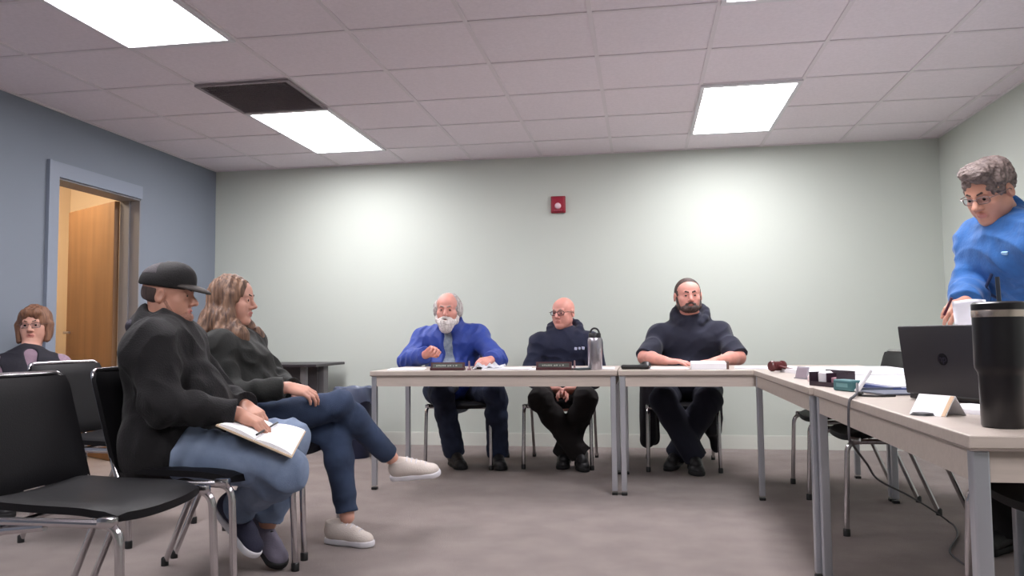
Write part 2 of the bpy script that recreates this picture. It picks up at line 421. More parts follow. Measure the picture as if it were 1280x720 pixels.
def body(parent, J, H, skin, extra=(), b=1.0, belly=0.0, h=.004, legs=True, hp=None, neck=.056, chest=1.0):
    pel, sh = mids(J)
    P = torso(J, 0, b=b, belly=belly, chest=chest) + hips(J, 0, b ** .5)
    for sd in 'RL': P += arm(J, sd, flat=0, r=b ** .3) + leg(J, sd, flat=0, r=b ** .4)
    for sd in 'RL':
        if 't' + sd in J: P.append(cap(J['a' + sd], J['t' + sd] + (J['a' + sd] - J['t' + sd]) * .25 - A(0, 0, .01), .028, .018, .02))
    P += [cap(J['nk'], H.P(0, -.022, -.055), neck, neck * .93, .03), cap(H.P(0, .0, -.075), lerp(J['nk'], H.c, .3), .04, .045, .03)]
    P += head_prims(H, **(hp or {})) + list(extra)
    return blob('body', P, [skin, M['lips']], parent, h=h, smooth=1, regions=[lip_region(H)])
def stick(o, p, d):
    """first point of the child mesh o met from p along d, in world space"""
    pa = o.parent; mw = Matrix.Translation(pa.location) @ pa.rotation_euler.to_matrix().to_4x4(); mi = mw.inverted()
    ok, loc, nor, i = o.ray_cast(mi @ Vector(list(p)), (mi.to_3x3() @ Vector(list(d))).normalized())
    return (A(*(mw @ loc)), A(*(mw.to_3x3() @ nor))) if ok else (A(*p) + unit(d) * .3, -unit(d))
def socks(J, root, m, r=.043):
    for sd in 'RL':
        a, k, t = J['a' + sd], J['k' + sd], J['t' + sd]
        blob('sock', [cap(lerp(a, k, .22), a, r + .002, r, .02), cap(a, lerp(a, t, .75), r, r * .86, .02)], m, root, h=.005)
def arrs(J): return {k: A(*v) for k, v in J.items()}
# ------------------------------------------------------------------ palette
M = {}
M['skin'] = mat('skin_fair', (.80, .60, .53), .5, sss=.12, var=.06, vscale=22, bump=.05, bscale=220)
M['skin_ruddy'] = mat('skin_ruddy', (.82, .58, .53), .5, sss=.12, var=.09, vscale=18, bump=.06, bscale=200)
M['skin_tan'] = mat('skin_tan', (.74, .54, .46), .5, sss=.12, var=.07, vscale=20, bump=.05, bscale=200)
M['lips'] = mat('lips', (.72, .46, .42), .5, sss=.1)
M['sclera'] = mat('eye_white', (.80, .78, .76), .25)
M['iris'] = mat('eye_iris', (.13, .11, .10), .15)
M['lens'] = mat('clear_lens', (.95, .97, 1), .03, trans=1.0, spec=.5)
M['lens'].node_tree.nodes['Principled BSDF'].inputs['IOR'].default_value = 1.05
M['wall'] = mat('sage_paint', (.77, .795, .765), .75, bump=.03, bscale=180, spec=.25)
M['wall_blue'] = mat('blue_grey_paint', (.50, .53, .575), .75, bump=.03, bscale=180, spec=.25)
M['ceil'] = mat('ceiling_tile', (.91, .875, .90), .95, var=.03, vscale=55, bump=.12, bscale=320, spec=.1)
M['grid'] = mat('ceiling_grid', (.87, .84, .86), .7)
M['carpet'] = mat('carpet', (.53, .475, .46), 1.0, rgb2=(.60, .545, .525), vscale=5, detail=10, bump=.9, bscale=420, spec=.05, sheen=.3)
M['trim'] = mat('white_trim', (.82, .83, .80), .5)
M['frame_blue'] = mat('door_frame_paint', (.53, .565, .625), .5)
M['chrome'] = mat('chrome', (.78, .77, .78), .18, metal=1.0)
M['black_vinyl'] = mat('black_vinyl', (.06, .056, .068), .5, bump=.12, bscale=240, spec=.2)
M['black_plastic'] = mat('black_plastic', (.07, .07, .075), .4)
M['laminate'] = mat('beige_laminate', (.69, .645, .61), .38, rgb2=(.72, .675, .64), vscale=7, stretch=(1, 12, 12), spec=.4)
M['edge'] = mat('laminate_edge', (.50, .455, .43), .5)
M['paper'] = mat('paper', (.93, .93, .95), .7)
M['black_jacket'] = mat('black_fleece', (.05, .042, .056), .95, var=.2, vscale=14, bump=.35, bscale=160, sheen=.05, fold=.5, fscale=7)
M['grey_collar'] = mat('grey_fleece', (.24, .23, .27), .95, bump=.3, bscale=160)
M['green_jacket'] = mat('dark_green_jacket', (.085, .092, .085), .85, var=.2, vscale=9, bump=.2, bscale=120, sheen=.05, fold=.5, fscale=8)
M['jeans_light'] = mat('washed_denim', (.37, .43, .53), .9, rgb2=(.52, .58, .68), vscale=6, bump=.25, bscale=300, detail=6, fold=.4, fscale=10)
M['jeans_blue'] = mat('blue_denim', (.13, .18, .27), .9, rgb2=(.20, .26, .37), vscale=6, bump=.25, bscale=300, fold=.3, fscale=11)
M['jeans_dark'] = mat('dark_denim', (.08, .105, .18), .9, rgb2=(.17, .215, .32), vscale=5, bump=.25, bscale=300)
M['royal'] = mat('royal_blue_shell', (.13, .24, .58), .6, var=.08, vscale=8, bump=.2, bscale=60, sheen=.1, fold=.45, fscale=9)
M['azure'] = mat('bright_blue_fleece', (.13, .35, .60), .8, var=.12, vscale=30, bump=.2, bscale=90, sheen=.1, fold=.45, fscale=9)
M['navy'] = mat('navy_knit', (.085, .105, .20), .95, var=.08, vscale=14, bump=.25, bscale=180, sheen=.1, fold=.35, fscale=8)
M['charcoal_navy'] = mat('charcoal_navy_knit', (.125, .135, .20), .95, var=.08, vscale=14, bump=.25, bscale=180, sheen=.1, fold=.35, fscale=8)
M['plaid'] = mat('grey_shirt', (.42, .47, .54), .9, rgb2=(.58, .62, .66), vscale=40)
M['black_pants'] = mat('black_trousers', (.045, .04, .05), .9, bump=.2, bscale=160)
M['brown_pants'] = mat('dark_brown_trousers', (.085, .065, .07), .9, bump=.2, bscale=160)
M['pink_sleeve'] = mat('mauve_knit', (.56, .47, .53), .95, bump=.3, bscale=120, sheen=.2)
M['vest'] = mat('navy_vest', (.085, .08, .13), .8, bump=.2, bscale=60)
M['black_shoe'] = mat('black_leather', (.09, .085, .10), .5)
M['rubber_black'] = mat('black_rubber', (.06, .06, .07), .7)
M['rubber_white'] = mat('white_rubber', (.84, .83, .85), .6)
M['shoe_cream'] = mat('cream_canvas', (.80, .76, .73), .85, bump=.2, bscale=220)
M['shoe_navy'] = mat('navy_suede', (.16, .16, .24), .85, bump=.2, bscale=200)
M['shoe_grey'] = mat('grey_suede', (.42, .40, .46), .85, bump=.2, bscale=200)
def hairmat(name, c1, c2, sc=(60, 60, 5)):
    return mat(name, c1, .6, rgb2=c2, vscale=1.6, stretch=sc, bump=.6, bscale=2.2, detail=3)
M['hair_grey'] = hairmat('grey_hair', (.56, .53, .52), (.80, .78, .77))
M['beard_white'] = hairmat('white_beard', (.76, .73, .72), (.90, .88, .87))
M['hair_dark'] = hairmat('dark_brown_hair', (.20, .15, .14), (.30, .23, .21))
M['hair_salt'] = hairmat('salt_and_pepper_hair', (.30, .25, .24), (.48, .42, .40), (40, 40, 40))
M['hair_long'] = hairmat('light_brown_hair', (.26, .18, .15), (.52, .39, .30), (45, 45, 4))
M['hair_bob'] = hairmat('auburn_hair', (.38, .25, .19), (.55, .39, .29), (45, 45, 6))
M['brow_dark'] = mat('brow_dark', (.22, .16, .14), .8)
M['brow_grey'] = mat('brow_grey', (.58, .52, .50), .8)
M['specs'] = mat('dark_spectacle_frame', (.15, .13, .14), .3)
M['specs_thin'] = mat('bronze_spectacle_frame', (.42, .33, .32), .3)
M['red'] = mat('red_plastic', (.60, .10, .20), .4)
M['leg_metal'] = mat('satin_leg_metal', (.74, .75, .78), .32, metal=.75)
M['steel'] = mat('brushed_steel', (.72, .71, .74), .28, metal=1.0, bump=.05, bscale=40, stretch=(1, 1, 30))
M['wood_door'] = mat('oak_veneer', (.44, .315, .20), .5, rgb2=(.50, .365, .235), vscale=2.2, stretch=(6, 6, .5), detail=6)
M['hall'] = mat('hall_cream', (.95, .88, .78), .8)

# ------------------------------------------------------------------ the room
XL, XR, YB, YF, HC = -3.87, 2.371, 6.686, -2.9, 2.481
GX, GY, T = -.2184, 5.545, .61
def slab(name, x0, x1, y0, y1, z0, z1, m, kind='structure', bev=0):
    o = MB().box(((x0 + x1) / 2, (y0 + y1) / 2, (z0 + z1) / 2), (x1 - x0, y1 - y0, z1 - z0), bev=bev).build(name, m)
    return tag(o, kind=kind)
slab('floor', XL - 2.2, XR + .15, YF - .15, YB + .15, -.12, 0, M['carpet'])
slab('wall_back', XL, XR + .15, YB, YB + .15, 0, HC + .2, M['wall'])
slab('wall_right', XR, XR + .15, YF, YB, 0, HC + .2, M['wall'])
slab('wall_front', XL - 2.2, XR + .15, YF - .15, YF, 0, HC + .2, M['wall'])
DY0, DY1, DZ = 4.69, 5.585, 2.035; WT = .17
mb = MB()
for (a, b, z0, z1) in ((YF, DY0 - .0, 0, HC + .2), (DY1, YB + .15, 0, HC + .2), (DY0, DY1, DZ, HC + .2)):
    mb.box((XL - WT / 2, (a + b) / 2, (z0 + z1) / 2), (WT, b - a, z1 - z0))
tag(mb.build('wall_left', M['wall_blue']), kind='structure')
# ceiling: tiles lie 9 mm above the grid bars; troffers and the grille fill whole cells
lights = [(-4, 1), (1, 1), (-4, 5), (1, 5), (-4, 9), (1, 9)]    # grid column, first row towards the camera
c_bm = MB()
c_bm.box(((XL - 2.2 + XR + .15) / 2, (YF + YB) / 2, HC + .0535), (XR - XL + 2.35, YB - YF + .3, .1))
tag(c_bm.build('ceiling', M['ceil']), kind='structure')
mb = MB()
i = -6
while GX + i * T < XR:
    x = GX + i * T
    if x > XL: mb.box((x, (YF + YB) / 2, HC + .0015), (.024, YB - YF, .006))
    i += 1
j = -2
while GY - j * T > YF:
    y = GY - j * T
    if y < YB: mb.box(((XL + XR) / 2, y, HC + .0012), (XR - XL, .024, .0055))
    j += 1
for (x0, x1, y0, y1) in ((XL, XR, YB - .022, YB), (XL, XR, YF, YF + .022), (XL, XL + .022, YF, YB), (XR - .022, XR, YF, YB)):
    mb.box(((x0 + x1) / 2, (y0 + y1) / 2, HC + .001), (x1 - x0, y1 - y0, .007))
tag(mb.build('trim_1', M['grid']), kind='structure')
# baseboards
def base(name, x0, x1, y0, y1):
    tag(MB().box(((x0 + x1) / 2, (y0 + y1) / 2, .052), (x1 - x0, y1 - y0, .104)).box(((x0 + x1) / 2, (y0 + y1) / 2, .107), (max(.006, (x1 - x0) - (.006 if x1 - x0 < .1 else 0)), max(.006, (y1 - y0) - (.006 if y1 - y0 < .1 else 0)), .008)).build(name, M['trim']), kind='structure')
base('baseboard_back', XL, XR, YB - .014, YB); base('baseboard_right', XR - .014, XR, YF, YB - .014)
base('baseboard_left', XL, XL + .014, YF, DY0 - .12)
base('baseboard_left_far', XL, XL + .014, DY1 + .001, YB - .014)
# doorway in the left wall: painted casing, deep jamb, and the hall behind
t = .10
mb = MB()
mb.box((XL + .008, DY0 - t / 2, DZ / 2 + t / 2), (.016, t, DZ + t)); mb.box((XL + .008, (DY0 + DY1) / 2, DZ + t / 2), (.016, DY1 - DY0, t))
mb.box((XL + .014, DY0 - t + .012, DZ / 2 + t / 2), (.022, .024, DZ + t))
tag(mb.build('trim_2', M['frame_blue']), kind='structure')
mb = MB()
mb.box((XL - WT / 2, DY0 + .006, DZ / 2), (WT, .012, DZ)); mb.box((XL - WT / 2, DY1 - .006, DZ / 2), (WT, .012, DZ)); mb.box((XL - WT / 2, (DY0 + DY1) / 2, DZ - .006), (WT, DY1 - DY0, .012))
mb.box((XL - WT * .6, DY0 + .018, DZ / 2), (.04, .014, DZ)); mb.box((XL - WT * .6, DY1 - .018, DZ / 2), (.04, .014, DZ))
tag(mb.build('trim_3', mat('jamb_paint', (.50, .50, .52), .5)), kind='structure')
slab('wall_hall_far', XL - 1.62, XL - 1.50, 3.6, YB + .15, 0, HC, M['hall'])
slab('wall_hall_end', XL - 1.5, XL - WT, YB, YB + .15, 0, HC, M['hall'])
slab('wall_hall_near', XL - 1.5, XL - WT, 3.6, 3.72, 0, HC, M['hall'])
d = thing('door_1', None, None, (XL - WT - .01, DY1 - .025, 0), rad(-30)); tag(d, kind='structure')
dl = MB().box((-.44, .0, 1.015), (.86, .042, 2.02), bev=.003).build('door_leaf', M['wood_door'], d)
for s_ in (-1, 1):
    MB().tube([(-.80, .022 * s_, 1.0), (-.80, .07 * s_, 1.0)], .011, 10).tube(round_path([(-.80, .066 * s_, 1.0), (-.78, .072 * s_, 1.0), (-.68, .072 * s_, 1.0)], .02), .009, 10).build('door_handle', M['steel'], dl, smooth=True)
# hall lamp (a warm ceiling dome out of sight above the opening)
hl = thing('ceiling_lamp', 'warm glowing dome lamp on the ceiling of the hall beyond the doorway', 'ceiling light', (XL - .85, 5.35, HC + .009))
MB().lathe([(0, 0), (.17, 0), (.17, -.02), (0, -.02)]).build('lamp_base', M['trim'], hl, smooth=True)
MB().lathe([(.16, -.02), (.15, -.05), (.11, -.08), (.05, -.095), (0, -.098)]).build('lamp_shade', emis('hall_glow', (1, .80, .56), 72), hl, smooth=True)
# ------------------------------------------------------------------ ceiling lights
glow = emis("diffuser_glow", (1.0, .97, 1.0), 17)
alum = mat('white_enamel', (.85, .84, .86), .4)
names = {(-4, 1): 'lit troffer light over the door side, nearest the far wall beside the dark grille',
         (1, 1): 'lit troffer light above the right tables, nearest the far wall',
         (-4, 5): 'lit troffer light cut off by the photo\'s top left edge',
         (1, 5): 'lit troffer light showing only a bright sliver at the top right edge',
         (-4, 9): 'lit troffer light on the door side behind the viewer', (1, 9): 'lit troffer light on the table side behind the viewer'}
for (ci, rj) in lights:
    x0 = GX + ci * T
    yN = GY - (rj - 2) * T; yc = yN - T; xc = x0 + T / 2
    L = thing('ceiling_light', names[(ci, rj)], 'ceiling light', (xc, yc, HC - .006), group='troffer lights in the ceiling')
    mb = MB(); w, l = .305, .61
    for (cx, cy, sx, sy) in ((0, l - .02, 2 * w, .04), (0, -l + .02, 2 * w, .04), (w - .014, 0, .028, 2 * l - .08), (-w + .014, 0, .028, 2 * l - .08)):
        mb.box((cx, cy, -.002), (sx - .001, sy, .014), bev=.002, seg=1)
    mb.build('frame', alum, L)
    MB().box((0, 0, .001), (2 * w - .05, 2 * l - .075, .006)).build('diffuser', glow, L)
# return-air grille beside the left far light
gr = thing('ceiling_grille', 'dark square return air grille beside the left far ceiling light', 'vent', (GX - 3.5 * T, GY - 1.5 * T, HC - .010))
mb = MB()
for (cx, cy, sx, sy) in ((0, .292, .605, .022), (0, -.292, .605, .022), (.292, 0, .022, .562), (-.292, 0, .022, .562)): mb.box((cx, cy, -.001), (sx, sy, .012))
gm = mat('grille_grey', (.58, .545, .56), .7); mb.build('frame', gm, gr)
mb = MB(); R = Matrix.Rotation(rad(40), 3, 'X')
for k in range(22): mb.box((0, -.27 + k * .0257, .001), (.562, .020, .0016), R)
for k in range(21): mb.box((-.27 + k * .027, 0, .002), (.0016, .562, .008))
mb.build('louvre', gm, gr); MB().box((0, 0, .010), (.565, .565, .002)).build('backing', mat('grille_dark', (.44, .41, .42), .9), gr)
# ------------------------------------------------------------------ fire alarm on the back wall
fa = thing('fire_alarm', 'red fire alarm with a round white strobe on the back wall', 'fire alarm', (-.687, YB, 2.055))
MB().box((0, -.012, 0), (.125, .024, .145), bev=.006, seg=3).box((0, -.03, 0), (.108, .02, .128), bev=.008, seg=3).build('housing', M['red'], fa, smooth=True)
R = Matrix.Rotation(pi / 2, 3, 'X')
lb = MB(); lb.lathe([(0, .026), (.012, .025), (.022, .02), (.027, .01), (.027, 0)], n=24); bmesh.ops.transform(lb.bm, matrix=Matrix.Translation((-.0, -.036, -.016)) @ R.to_4x4(), verts=lb.bm.verts)
lb.build('strobe_lens', mat('strobe_white', (.92, .80, .84), .3), fa, smooth=True)
mb = MB()
for k in range(5): mb.box((-.03 + k * .015, -.0405, -.052), (.006, .002, .006))
mb.build('sounder_slots', mat('sounder_pink', (.75, .5, .56), .5), fa)
# ------------------------------------------------------------------ stacking chair (front towards +x)
def make_chair(label, group=None):
    t = thing('stacking_chair', label, 'chair', (0, 0, 0), 0, group)
    c, bk = M['chrome'], M['black_vinyl']
    # upholstered seat: curved, waterfall front
    bm = bmesh.new(); nx, ny = 14, 12; top, bot = [], []
    for i in range(nx + 1):
        rt, rb_ = [], []
        for j in range(ny + 1):
            u, v = i / nx, j / ny * 2 - 1
            hw = .225 - .016 * (1 - u) - .02 * max(0, u - .85) / .15
            x = -.215 + .45 * u - (.018 * abs(v) ** 4 * (u > .7)); y = hw * v
            z = .452 + .012 * v * v - .018 * max(0, u - .7) ** 2 / .09 + .012 * (1 - u) ** 3
            e = max(0, abs(v) - .88) / .12; f = max(0, abs(u * 2 - 1) - .9) / .1
            rt.append(bm.verts.new((x, y, z + .014 * (1 - .6 * e * e - .4 * f * f)))); rb_.append(bm.verts.new((x, y, z - .016)))
        top.append(rt); bot.append(rb_)
    for g, fl in ((top, False), (bot, True)):
        for i in range(nx):
            for j in range(ny):
                q = (g[i][j], g[i + 1][j], g[i + 1][j + 1], g[i][j + 1]); bm.faces.new(q[::-1] if fl else q)
    ring = lambda g: [g[i][0] for i in range(nx)] + [g[nx][j] for j in range(ny)] + [g[i][ny] for i in range(nx, 0, -1)] + [g[0][j] for j in range(ny, 0, -1)]
    a, b = ring(top), ring(bot)
    for k in range(len(a)): bm.faces.new((a[k], a[(k + 1) % len(a)], b[(k + 1) % len(a)], b[k]))
    m = MB(); m.bm.free(); m.bm = bm; m.build('seat', bk, t, smooth=True, angle=50)
    # back panel: slightly dished, leaning back
    bm = bmesh.new(); nx, ny = 12, 14; fr, re = [], []
    for i in range(nx + 1):
        a_, b_ = [], []
        for j in range(ny + 1):
            u, v = i / nx, j / ny * 2 - 1
            z = .475 + .34 * u; x = -.205 - .095 * u - .02 * (1 - v * v)
            hw = .232 if u < .9 else .232 - .012 * ((u - .9) / .1) ** 2
            e = max(abs(v) ** 8, abs(2 * u - 1) ** 10)
            a_.append(bm.verts.new((x + .012 * (1 - e) + .004, hw * v, z))); b_.append(bm.verts.new((x - .014, hw * v, z)))
        fr.append(a_); re.append(b_)
    for g, fl in ((fr, True), (re, False)):
        for i in range(nx):
            for j in range(ny):
                q = (g[i][j], g[i + 1][j], g[i + 1][j + 1], g[i][j + 1]); bm.faces.new(q[::-1] if fl else q)
    a, b = ring(fr), ring(re)
    for k in range(len(a)): bm.faces.new((a[k], a[(k + 1) % len(a)], b[(k + 1) % len(a)], b[k]))
    m = MB(); m.bm.free(); m.bm = bm; m.build('backrest', bk, t, smooth=True, angle=50)
    m = MB(); m.tube(round_path([(-.19, -.232, .43), (-.222, -.222, .50), (-.315, -.218, .822), (-.332, 0, .824), (-.315, .218, .822), (-.222, .222, .50), (-.19, .232, .43)], .03), .010, 10)
    m.build('back_frame', c, t, smooth=True)
    for s in (-1, 1):
        o = MB().tube(round_path([(-.20, .235 * s, .430), (.245, .235 * s, .430), (.262, .24 * s, .012)], .055, 7), .0125, 12).build('leg', c, t, smooth=True)
        MB().lathe([(0, 0), (.016, 0), (.016, .03), (.0126, .034)], (.262, .24 * s, 0), 14).build('foot_cap', M['black_plastic'], o, smooth=True)
        o = MB().tube(round_path([(.02, .236 * s, .418), (-.15, .237 * s, .40), (-.31, .24 * s, .012)], .05, 6), .0115, 12).build('leg', c, t, smooth=True)
        MB().lathe([(0, 0), (.015, 0), (.015, .03), (.0116, .034)], (-.311, .24 * s, 0), 14).build('foot_cap', M['black_plastic'], o, smooth=True)
        MB().box((.21, .235 * s, .436), (.05, .03, .028), bev=.006).build('ganging_bracket', c, t, smooth=True)
    for xx, zz in ((.185, .425), (-.13, .41)): MB().tube([(xx, -.235, zz), (xx, .235, zz)], .009, 10).build('crossbar', c, t, smooth=True)
    return t
proto = make_chair('empty black chair with chrome frame, nearest in the left foreground', 'black stacking chairs'); first = [True]
def chair(x, y, deg, label):
    if first[0]: o = proto; first[0] = False
    else: o = copy_tree(proto)
    o.location = (x, y, 0); o.rotation_euler = (0, 0, rad(deg)); o['label'] = label; return o
chair(-1.66, 2.21, 0, 'empty black chair with chrome frame, nearest in the left foreground')
chair(-1.655, 2.80, 0, 'black chair that the man in the black cap sits on')
chair(-1.70, 3.41, 4, 'black chair that the long haired woman sits on')
chair(-2.54, 3.52, -3, 'empty black chair in the second row, in front of the woman with glasses')
chair(-3.56, 4.16, -42, 'black chair under the woman with glasses by the doorway')
chair(-1.29, 5.74, -92, 'black chair under the white bearded man in the blue jacket')
chair(-.60, 5.80, -90, 'black chair under the bald man with glasses')
chair(.265, 5.78, -90, 'black chair under the bearded man in the dark short sleeved top')
chair(1.17, 4.93, 180, 'empty black chair tucked under the far corner where the tables meet')
chair(1.17, 4.13, 181, 'empty black chair behind the laptop, under the middle of the right table row')
chair(1.29, 2.58, 180, 'black chair pushed under the near right table beside the steel leg')

# ------------------------------------------------------------------ folding tables
TZ = .725
def make_table(lx, ly, label):
    t = thing('meeting_table', label, 'table', group='beige laminate meeting tables')
    MB().box((0, 0, TZ - .0135), (lx, ly, .027), bev=.003).build('tabletop', [M['laminate']], t)
    mb = MB(); ax, ay = lx / 2 - .035, ly / 2 - .02
    for s in (-1, 1):
        mb.box((0, s * ay, TZ - .027 - .034), (lx - .08, .018, .066)); mb.box((s * (lx / 2 - .02), 0, TZ - .027 - .034), (.018, ly - .08, .066))
    mb.build('apron', M['laminate'], t)
    MB().box((0, 0, TZ - .0285), (lx + .0012, ly + .0012, .004)).build('edge_band', M['edge'], t)
    for sx in (-1, 1):
        for sy in (-1, 1):
            px, py = sx * (lx / 2 - .024), sy * (ly / 2 - .024)
            o = MB().box((px, py, (TZ - .03) / 2 + .012), (.032, .032, TZ - .054), bev=.004).build('leg', M['leg_metal'], t)
            MB().box((px, py, .008), (.034, .034, .016), bev=.003).build('foot_cap', M['black_plastic'], o)
    return t
def table(xc, yc, lx, ly, label, rz=0):
    o = make_table(lx, ly, label); o.location = (xc, yc, 0); o.rotation_euler = (0, 0, rad(rz)); return o
table(-.907, 5.055, 1.515, .75, 'beige table in front of the blue jacketed man and the bald man')
table(.615, 5.055, 1.515, .75, 'beige table in front of the bearded man in the dark short sleeved top')
table(1.000, 3.925, .75, 1.495, 'beige table with the gavel, standing lengthwise between the far table and the laptop table')
table(1.017, 2.445, .75, 1.455, 'beige table in the right foreground carrying laptop and tumbler')
# desk against the back wall behind the trash can
dk = thing('side_desk', 'grey side table with a dark thin top by the back wall', 'table', (-3.08, 6.30, 0))
MB().box((0, 0, .712), (1.0, .62, .022), bev=.004).build('desktop', mat('dark_top', (.20, .18, .20), .4), dk)
gp = mat('desk_grey', (.47, .46, .47), .6); gd = mat('desk_panel_dark', (.30, .29, .31), .6)
MB().box((0, -.05, .52), (.80, .02, .40)).build('modesty_panel', gd, dk)
for s in (-1, 1):
    MB().box((s * .40, .05, .35), (.07, .10, .70), bev=.006).build('side_panel', gp, dk)
    MB().box((s * .345, -.19, .35), (.05, .05, .70), bev=.006).build('leg', gp, dk)
# ------------------------------------------------------------------ trash can with a clear liner
tc = thing('trash_can', 'dark blue trash can with a clear bag folded over its rim', 'trash can', (-2.24, 5.95, 0))
MB().lathe([(0, .01), (.11, .01), (.115, 0), (.143, .50), (.152, .51), (.150, .525), (.137, .52), (.105, .03), (0, .03)], n=36).build('bin', mat('navy_plastic', (.10, .13, .24), .5), tc, smooth=True)
bm = bmesh.new(); n = 72; rings = []
for (r, z, amp) in ((.128, .34, .0), (.136, .48, .002), (.145, .53, .003), (.160, .545, .004), (.166, .52, .006), (.165, .48, .009), (.167, .43, .012)):
    rings.append([bm.verts.new(((r + amp * sin(9 * a + z * 30) + amp * .6 * sin(23 * a)) * cos(a), (r + amp * sin(9 * a + z * 30)) * sin(a), z + amp * 1.2 * sin(7 * a))) for a in [2 * pi * k / n for k in range(n)]])
for a, b in zip(rings, rings[1:]):
    for k in range(n): bm.faces.new((a[k], a[(k + 1) % n], b[(k + 1) % n], b[k]))
m = MB(); m.bm.free(); m.bm = bm
m.build('bag_liner', mat('translucent_liner', (.40, .44, .54), .3, alpha=.7), tc, smooth=True, angle=80)
# ------------------------------------------------------------------ things on the tables
def sheet(name, label, cat, corners, z=TZ, th=.0016, m=None, group=None, crease=0.0):
    """a pile or sheet lying flat: corners in order"""
    mb = MB(); mb.prism([(x, y) for x, y in corners], z + .0004, z + th)
    o = mb.build(name, m or M['paper']); return tag(o, label, cat, group)
G = 'loose papers on the tables'
def quad(cx, cy, w, l, deg):
    a = rad(deg); return [(cx + sx * w / 2 * cos(a) - sy * l / 2 * sin(a), cy + sx * w / 2 * sin(a) + sy * l / 2 * cos(a)) for sx, sy in ((-1, -1), (1, -1), (1, 1), (-1, 1))]
sheet('paper_sheet', 'white papers at the left end of the far left table', 'paper', quad(-1.50, 4.93, .23, .28, 12), th=.005, group=G)
sheet('paper_stack', 'flat stack of white papers in front of the blue jacketed man\'s left hand', 'paper', quad(-.84, 4.90, .30, .22, 5), th=.010, group=G)
sheet('paper_sheet', 'white papers left of the bald man\'s name plate', 'paper', quad(-.68 + .06, 4.86, .12, .22, -4), th=.006, group=G)
sheet('paper_sheet', 'white paper between the bald man\'s name plate and the steel flask', 'paper', quad(-.40, 4.93, .16, .2, 10), th=.006, group=G)
sheet('paper_sheet', 'white papers right of the steel flask at the end of the left table', 'paper', quad(-.225, 4.93, .11, .22, 2), th=.007, group=G)
sheet('paper_sheet', 'paper under the hand of the man in the short sleeved top', 'paper', quad(.13, 4.96, .28, .22, 4), th=.004, group=G)
sheet('paper_sheet', 'white papers at the far corner right of the white folder', 'paper', quad(.72, 4.93, .34, .28, -6), th=.008, group=G)
# crumpled paper by the bearded man
bm = bmesh.new(); rs = np.random.RandomState(3); g = [[bm.verts.new((-1.04 + .18 * i / 9 + rs.normal() * .004, 4.80 + .13 * j / 7 + rs.normal() * .004, TZ + .004 + abs(rs.normal()) * .014 + .014 * sin(i * .9) ** 2)) for j in range(8)] for i in range(10)]
for i in range(9):
    for j in range(7): bm.faces.new((g[i][j], g[i + 1][j], g[i + 1][j + 1], g[i][j + 1]))
m = MB(); m.bm.free(); m.bm = bm; bmesh.ops.solidify(bm, geom=bm.faces[:], thickness=.001)
tag(m.build('crumpled_paper', M['paper']), 'crumpled white paper in front of the white bearded man', 'paper')
# name plates: brown wooden holders with an engraved strip
wood = mat('dark_red_wood', (.26, .12, .14), .45); strip = mat('plate_strip', (.30, .32, .30), .4, metal=.2); letter = mat('plate_letters', (.60, .62, .58), .5)
def letters(txt, size, loc, R, m, parent, name='lettering', ex=.0006):
    cu = bpy.data.curves.new(name, 'FONT'); cu.body = txt; cu.size = size; cu.extrude = ex; cu.align_x = 'CENTER'; cu.align_y = 'CENTER'
    o = bpy.data.objects.new(name, cu); COL.objects.link(o); dg = bpy.context.evaluated_depsgraph_get()
    me = bpy.data.meshes.new_from_object(o.evaluated_get(dg)); bpy.data.objects.remove(o)
    me.transform(Matrix.Translation(Vector(loc)) @ R.to_4x4()); return put(name, me, m, parent)
def nameplate(x, y, rz, w, label):
    t = thing('name_plate', label, 'name plate', (x, y, TZ + .0005), rz, 'wooden name plates')
    mb = MB(); mb.box((0, 0, .009), (w, .05, .018), bev=.003); mb.box((0, .004, .028), (w, .014, .042), Matrix.Rotation(rad(-12), 3, 'X'), bev=.002); mb.build('holder', wood, t)
    R = Matrix.Rotation(rad(-12), 3, 'X'); MB().box((0, -.004, .029), (w * .86, .003, .022), R).build('strip', strip, t)
    mb = MB(); rs = random.Random(int(w * 999)); xx = -w * .33
    while xx < w * .33:                              # the letters cannot be read in the photo: worn marks only
        ww = rs.uniform(.006, .012); mb.box((xx + ww / 2, -.0062, .029 + rs.uniform(-.001, .001)), (ww, .001, .008), R); xx += ww + rs.choice((.003, .003, .010))
    mb.build('engraving', letter, t); return t
nameplate(-1.19, 4.76, 0, .215, 'dark wood name plate in front of the white bearded man')
nameplate(-.55 + .02, 4.76, 0, .215, 'dark wood name plate in front of the bald man')
# pen standing up at the right end of each
for x, lb in ((-1.055, 'short upright pen beside the white bearded man\'s name plate'), (-.405, 'short upright pen beside the bald man\'s name plate')):
    tag(MB().lathe([(0, 0), (.012, 0), (.012, .012), (.006, .016), (.005, .055), (0, .058)], (x, 4.765, TZ + .0005), 14).build('desk_pen', mat('pink_metal', (.62, .50, .52), .3, metal=.3), smooth=True), lb, 'pen', 'desk pens')
for x, y, lb in ((-1.0, 4.95, 'dark phone lying behind the pen of the white bearded man'),):
    tag(MB().box((x, y, TZ + .0075), (.15, .08, .012), Matrix.Rotation(.3, 3, 'Z'), bev=.003).build('phone', M['black_plastic']), lb, 'phone')
tag(MB().box((-.345, 4.80, TZ + .0065), (.10, .16, .011), Matrix.Rotation(-.9, 3, 'Z'), bev=.004).build('phone', mat('teal_case', (.20, .26, .28), .4)), 'dark green phone lying right of the bald man\'s name plate', 'phone')
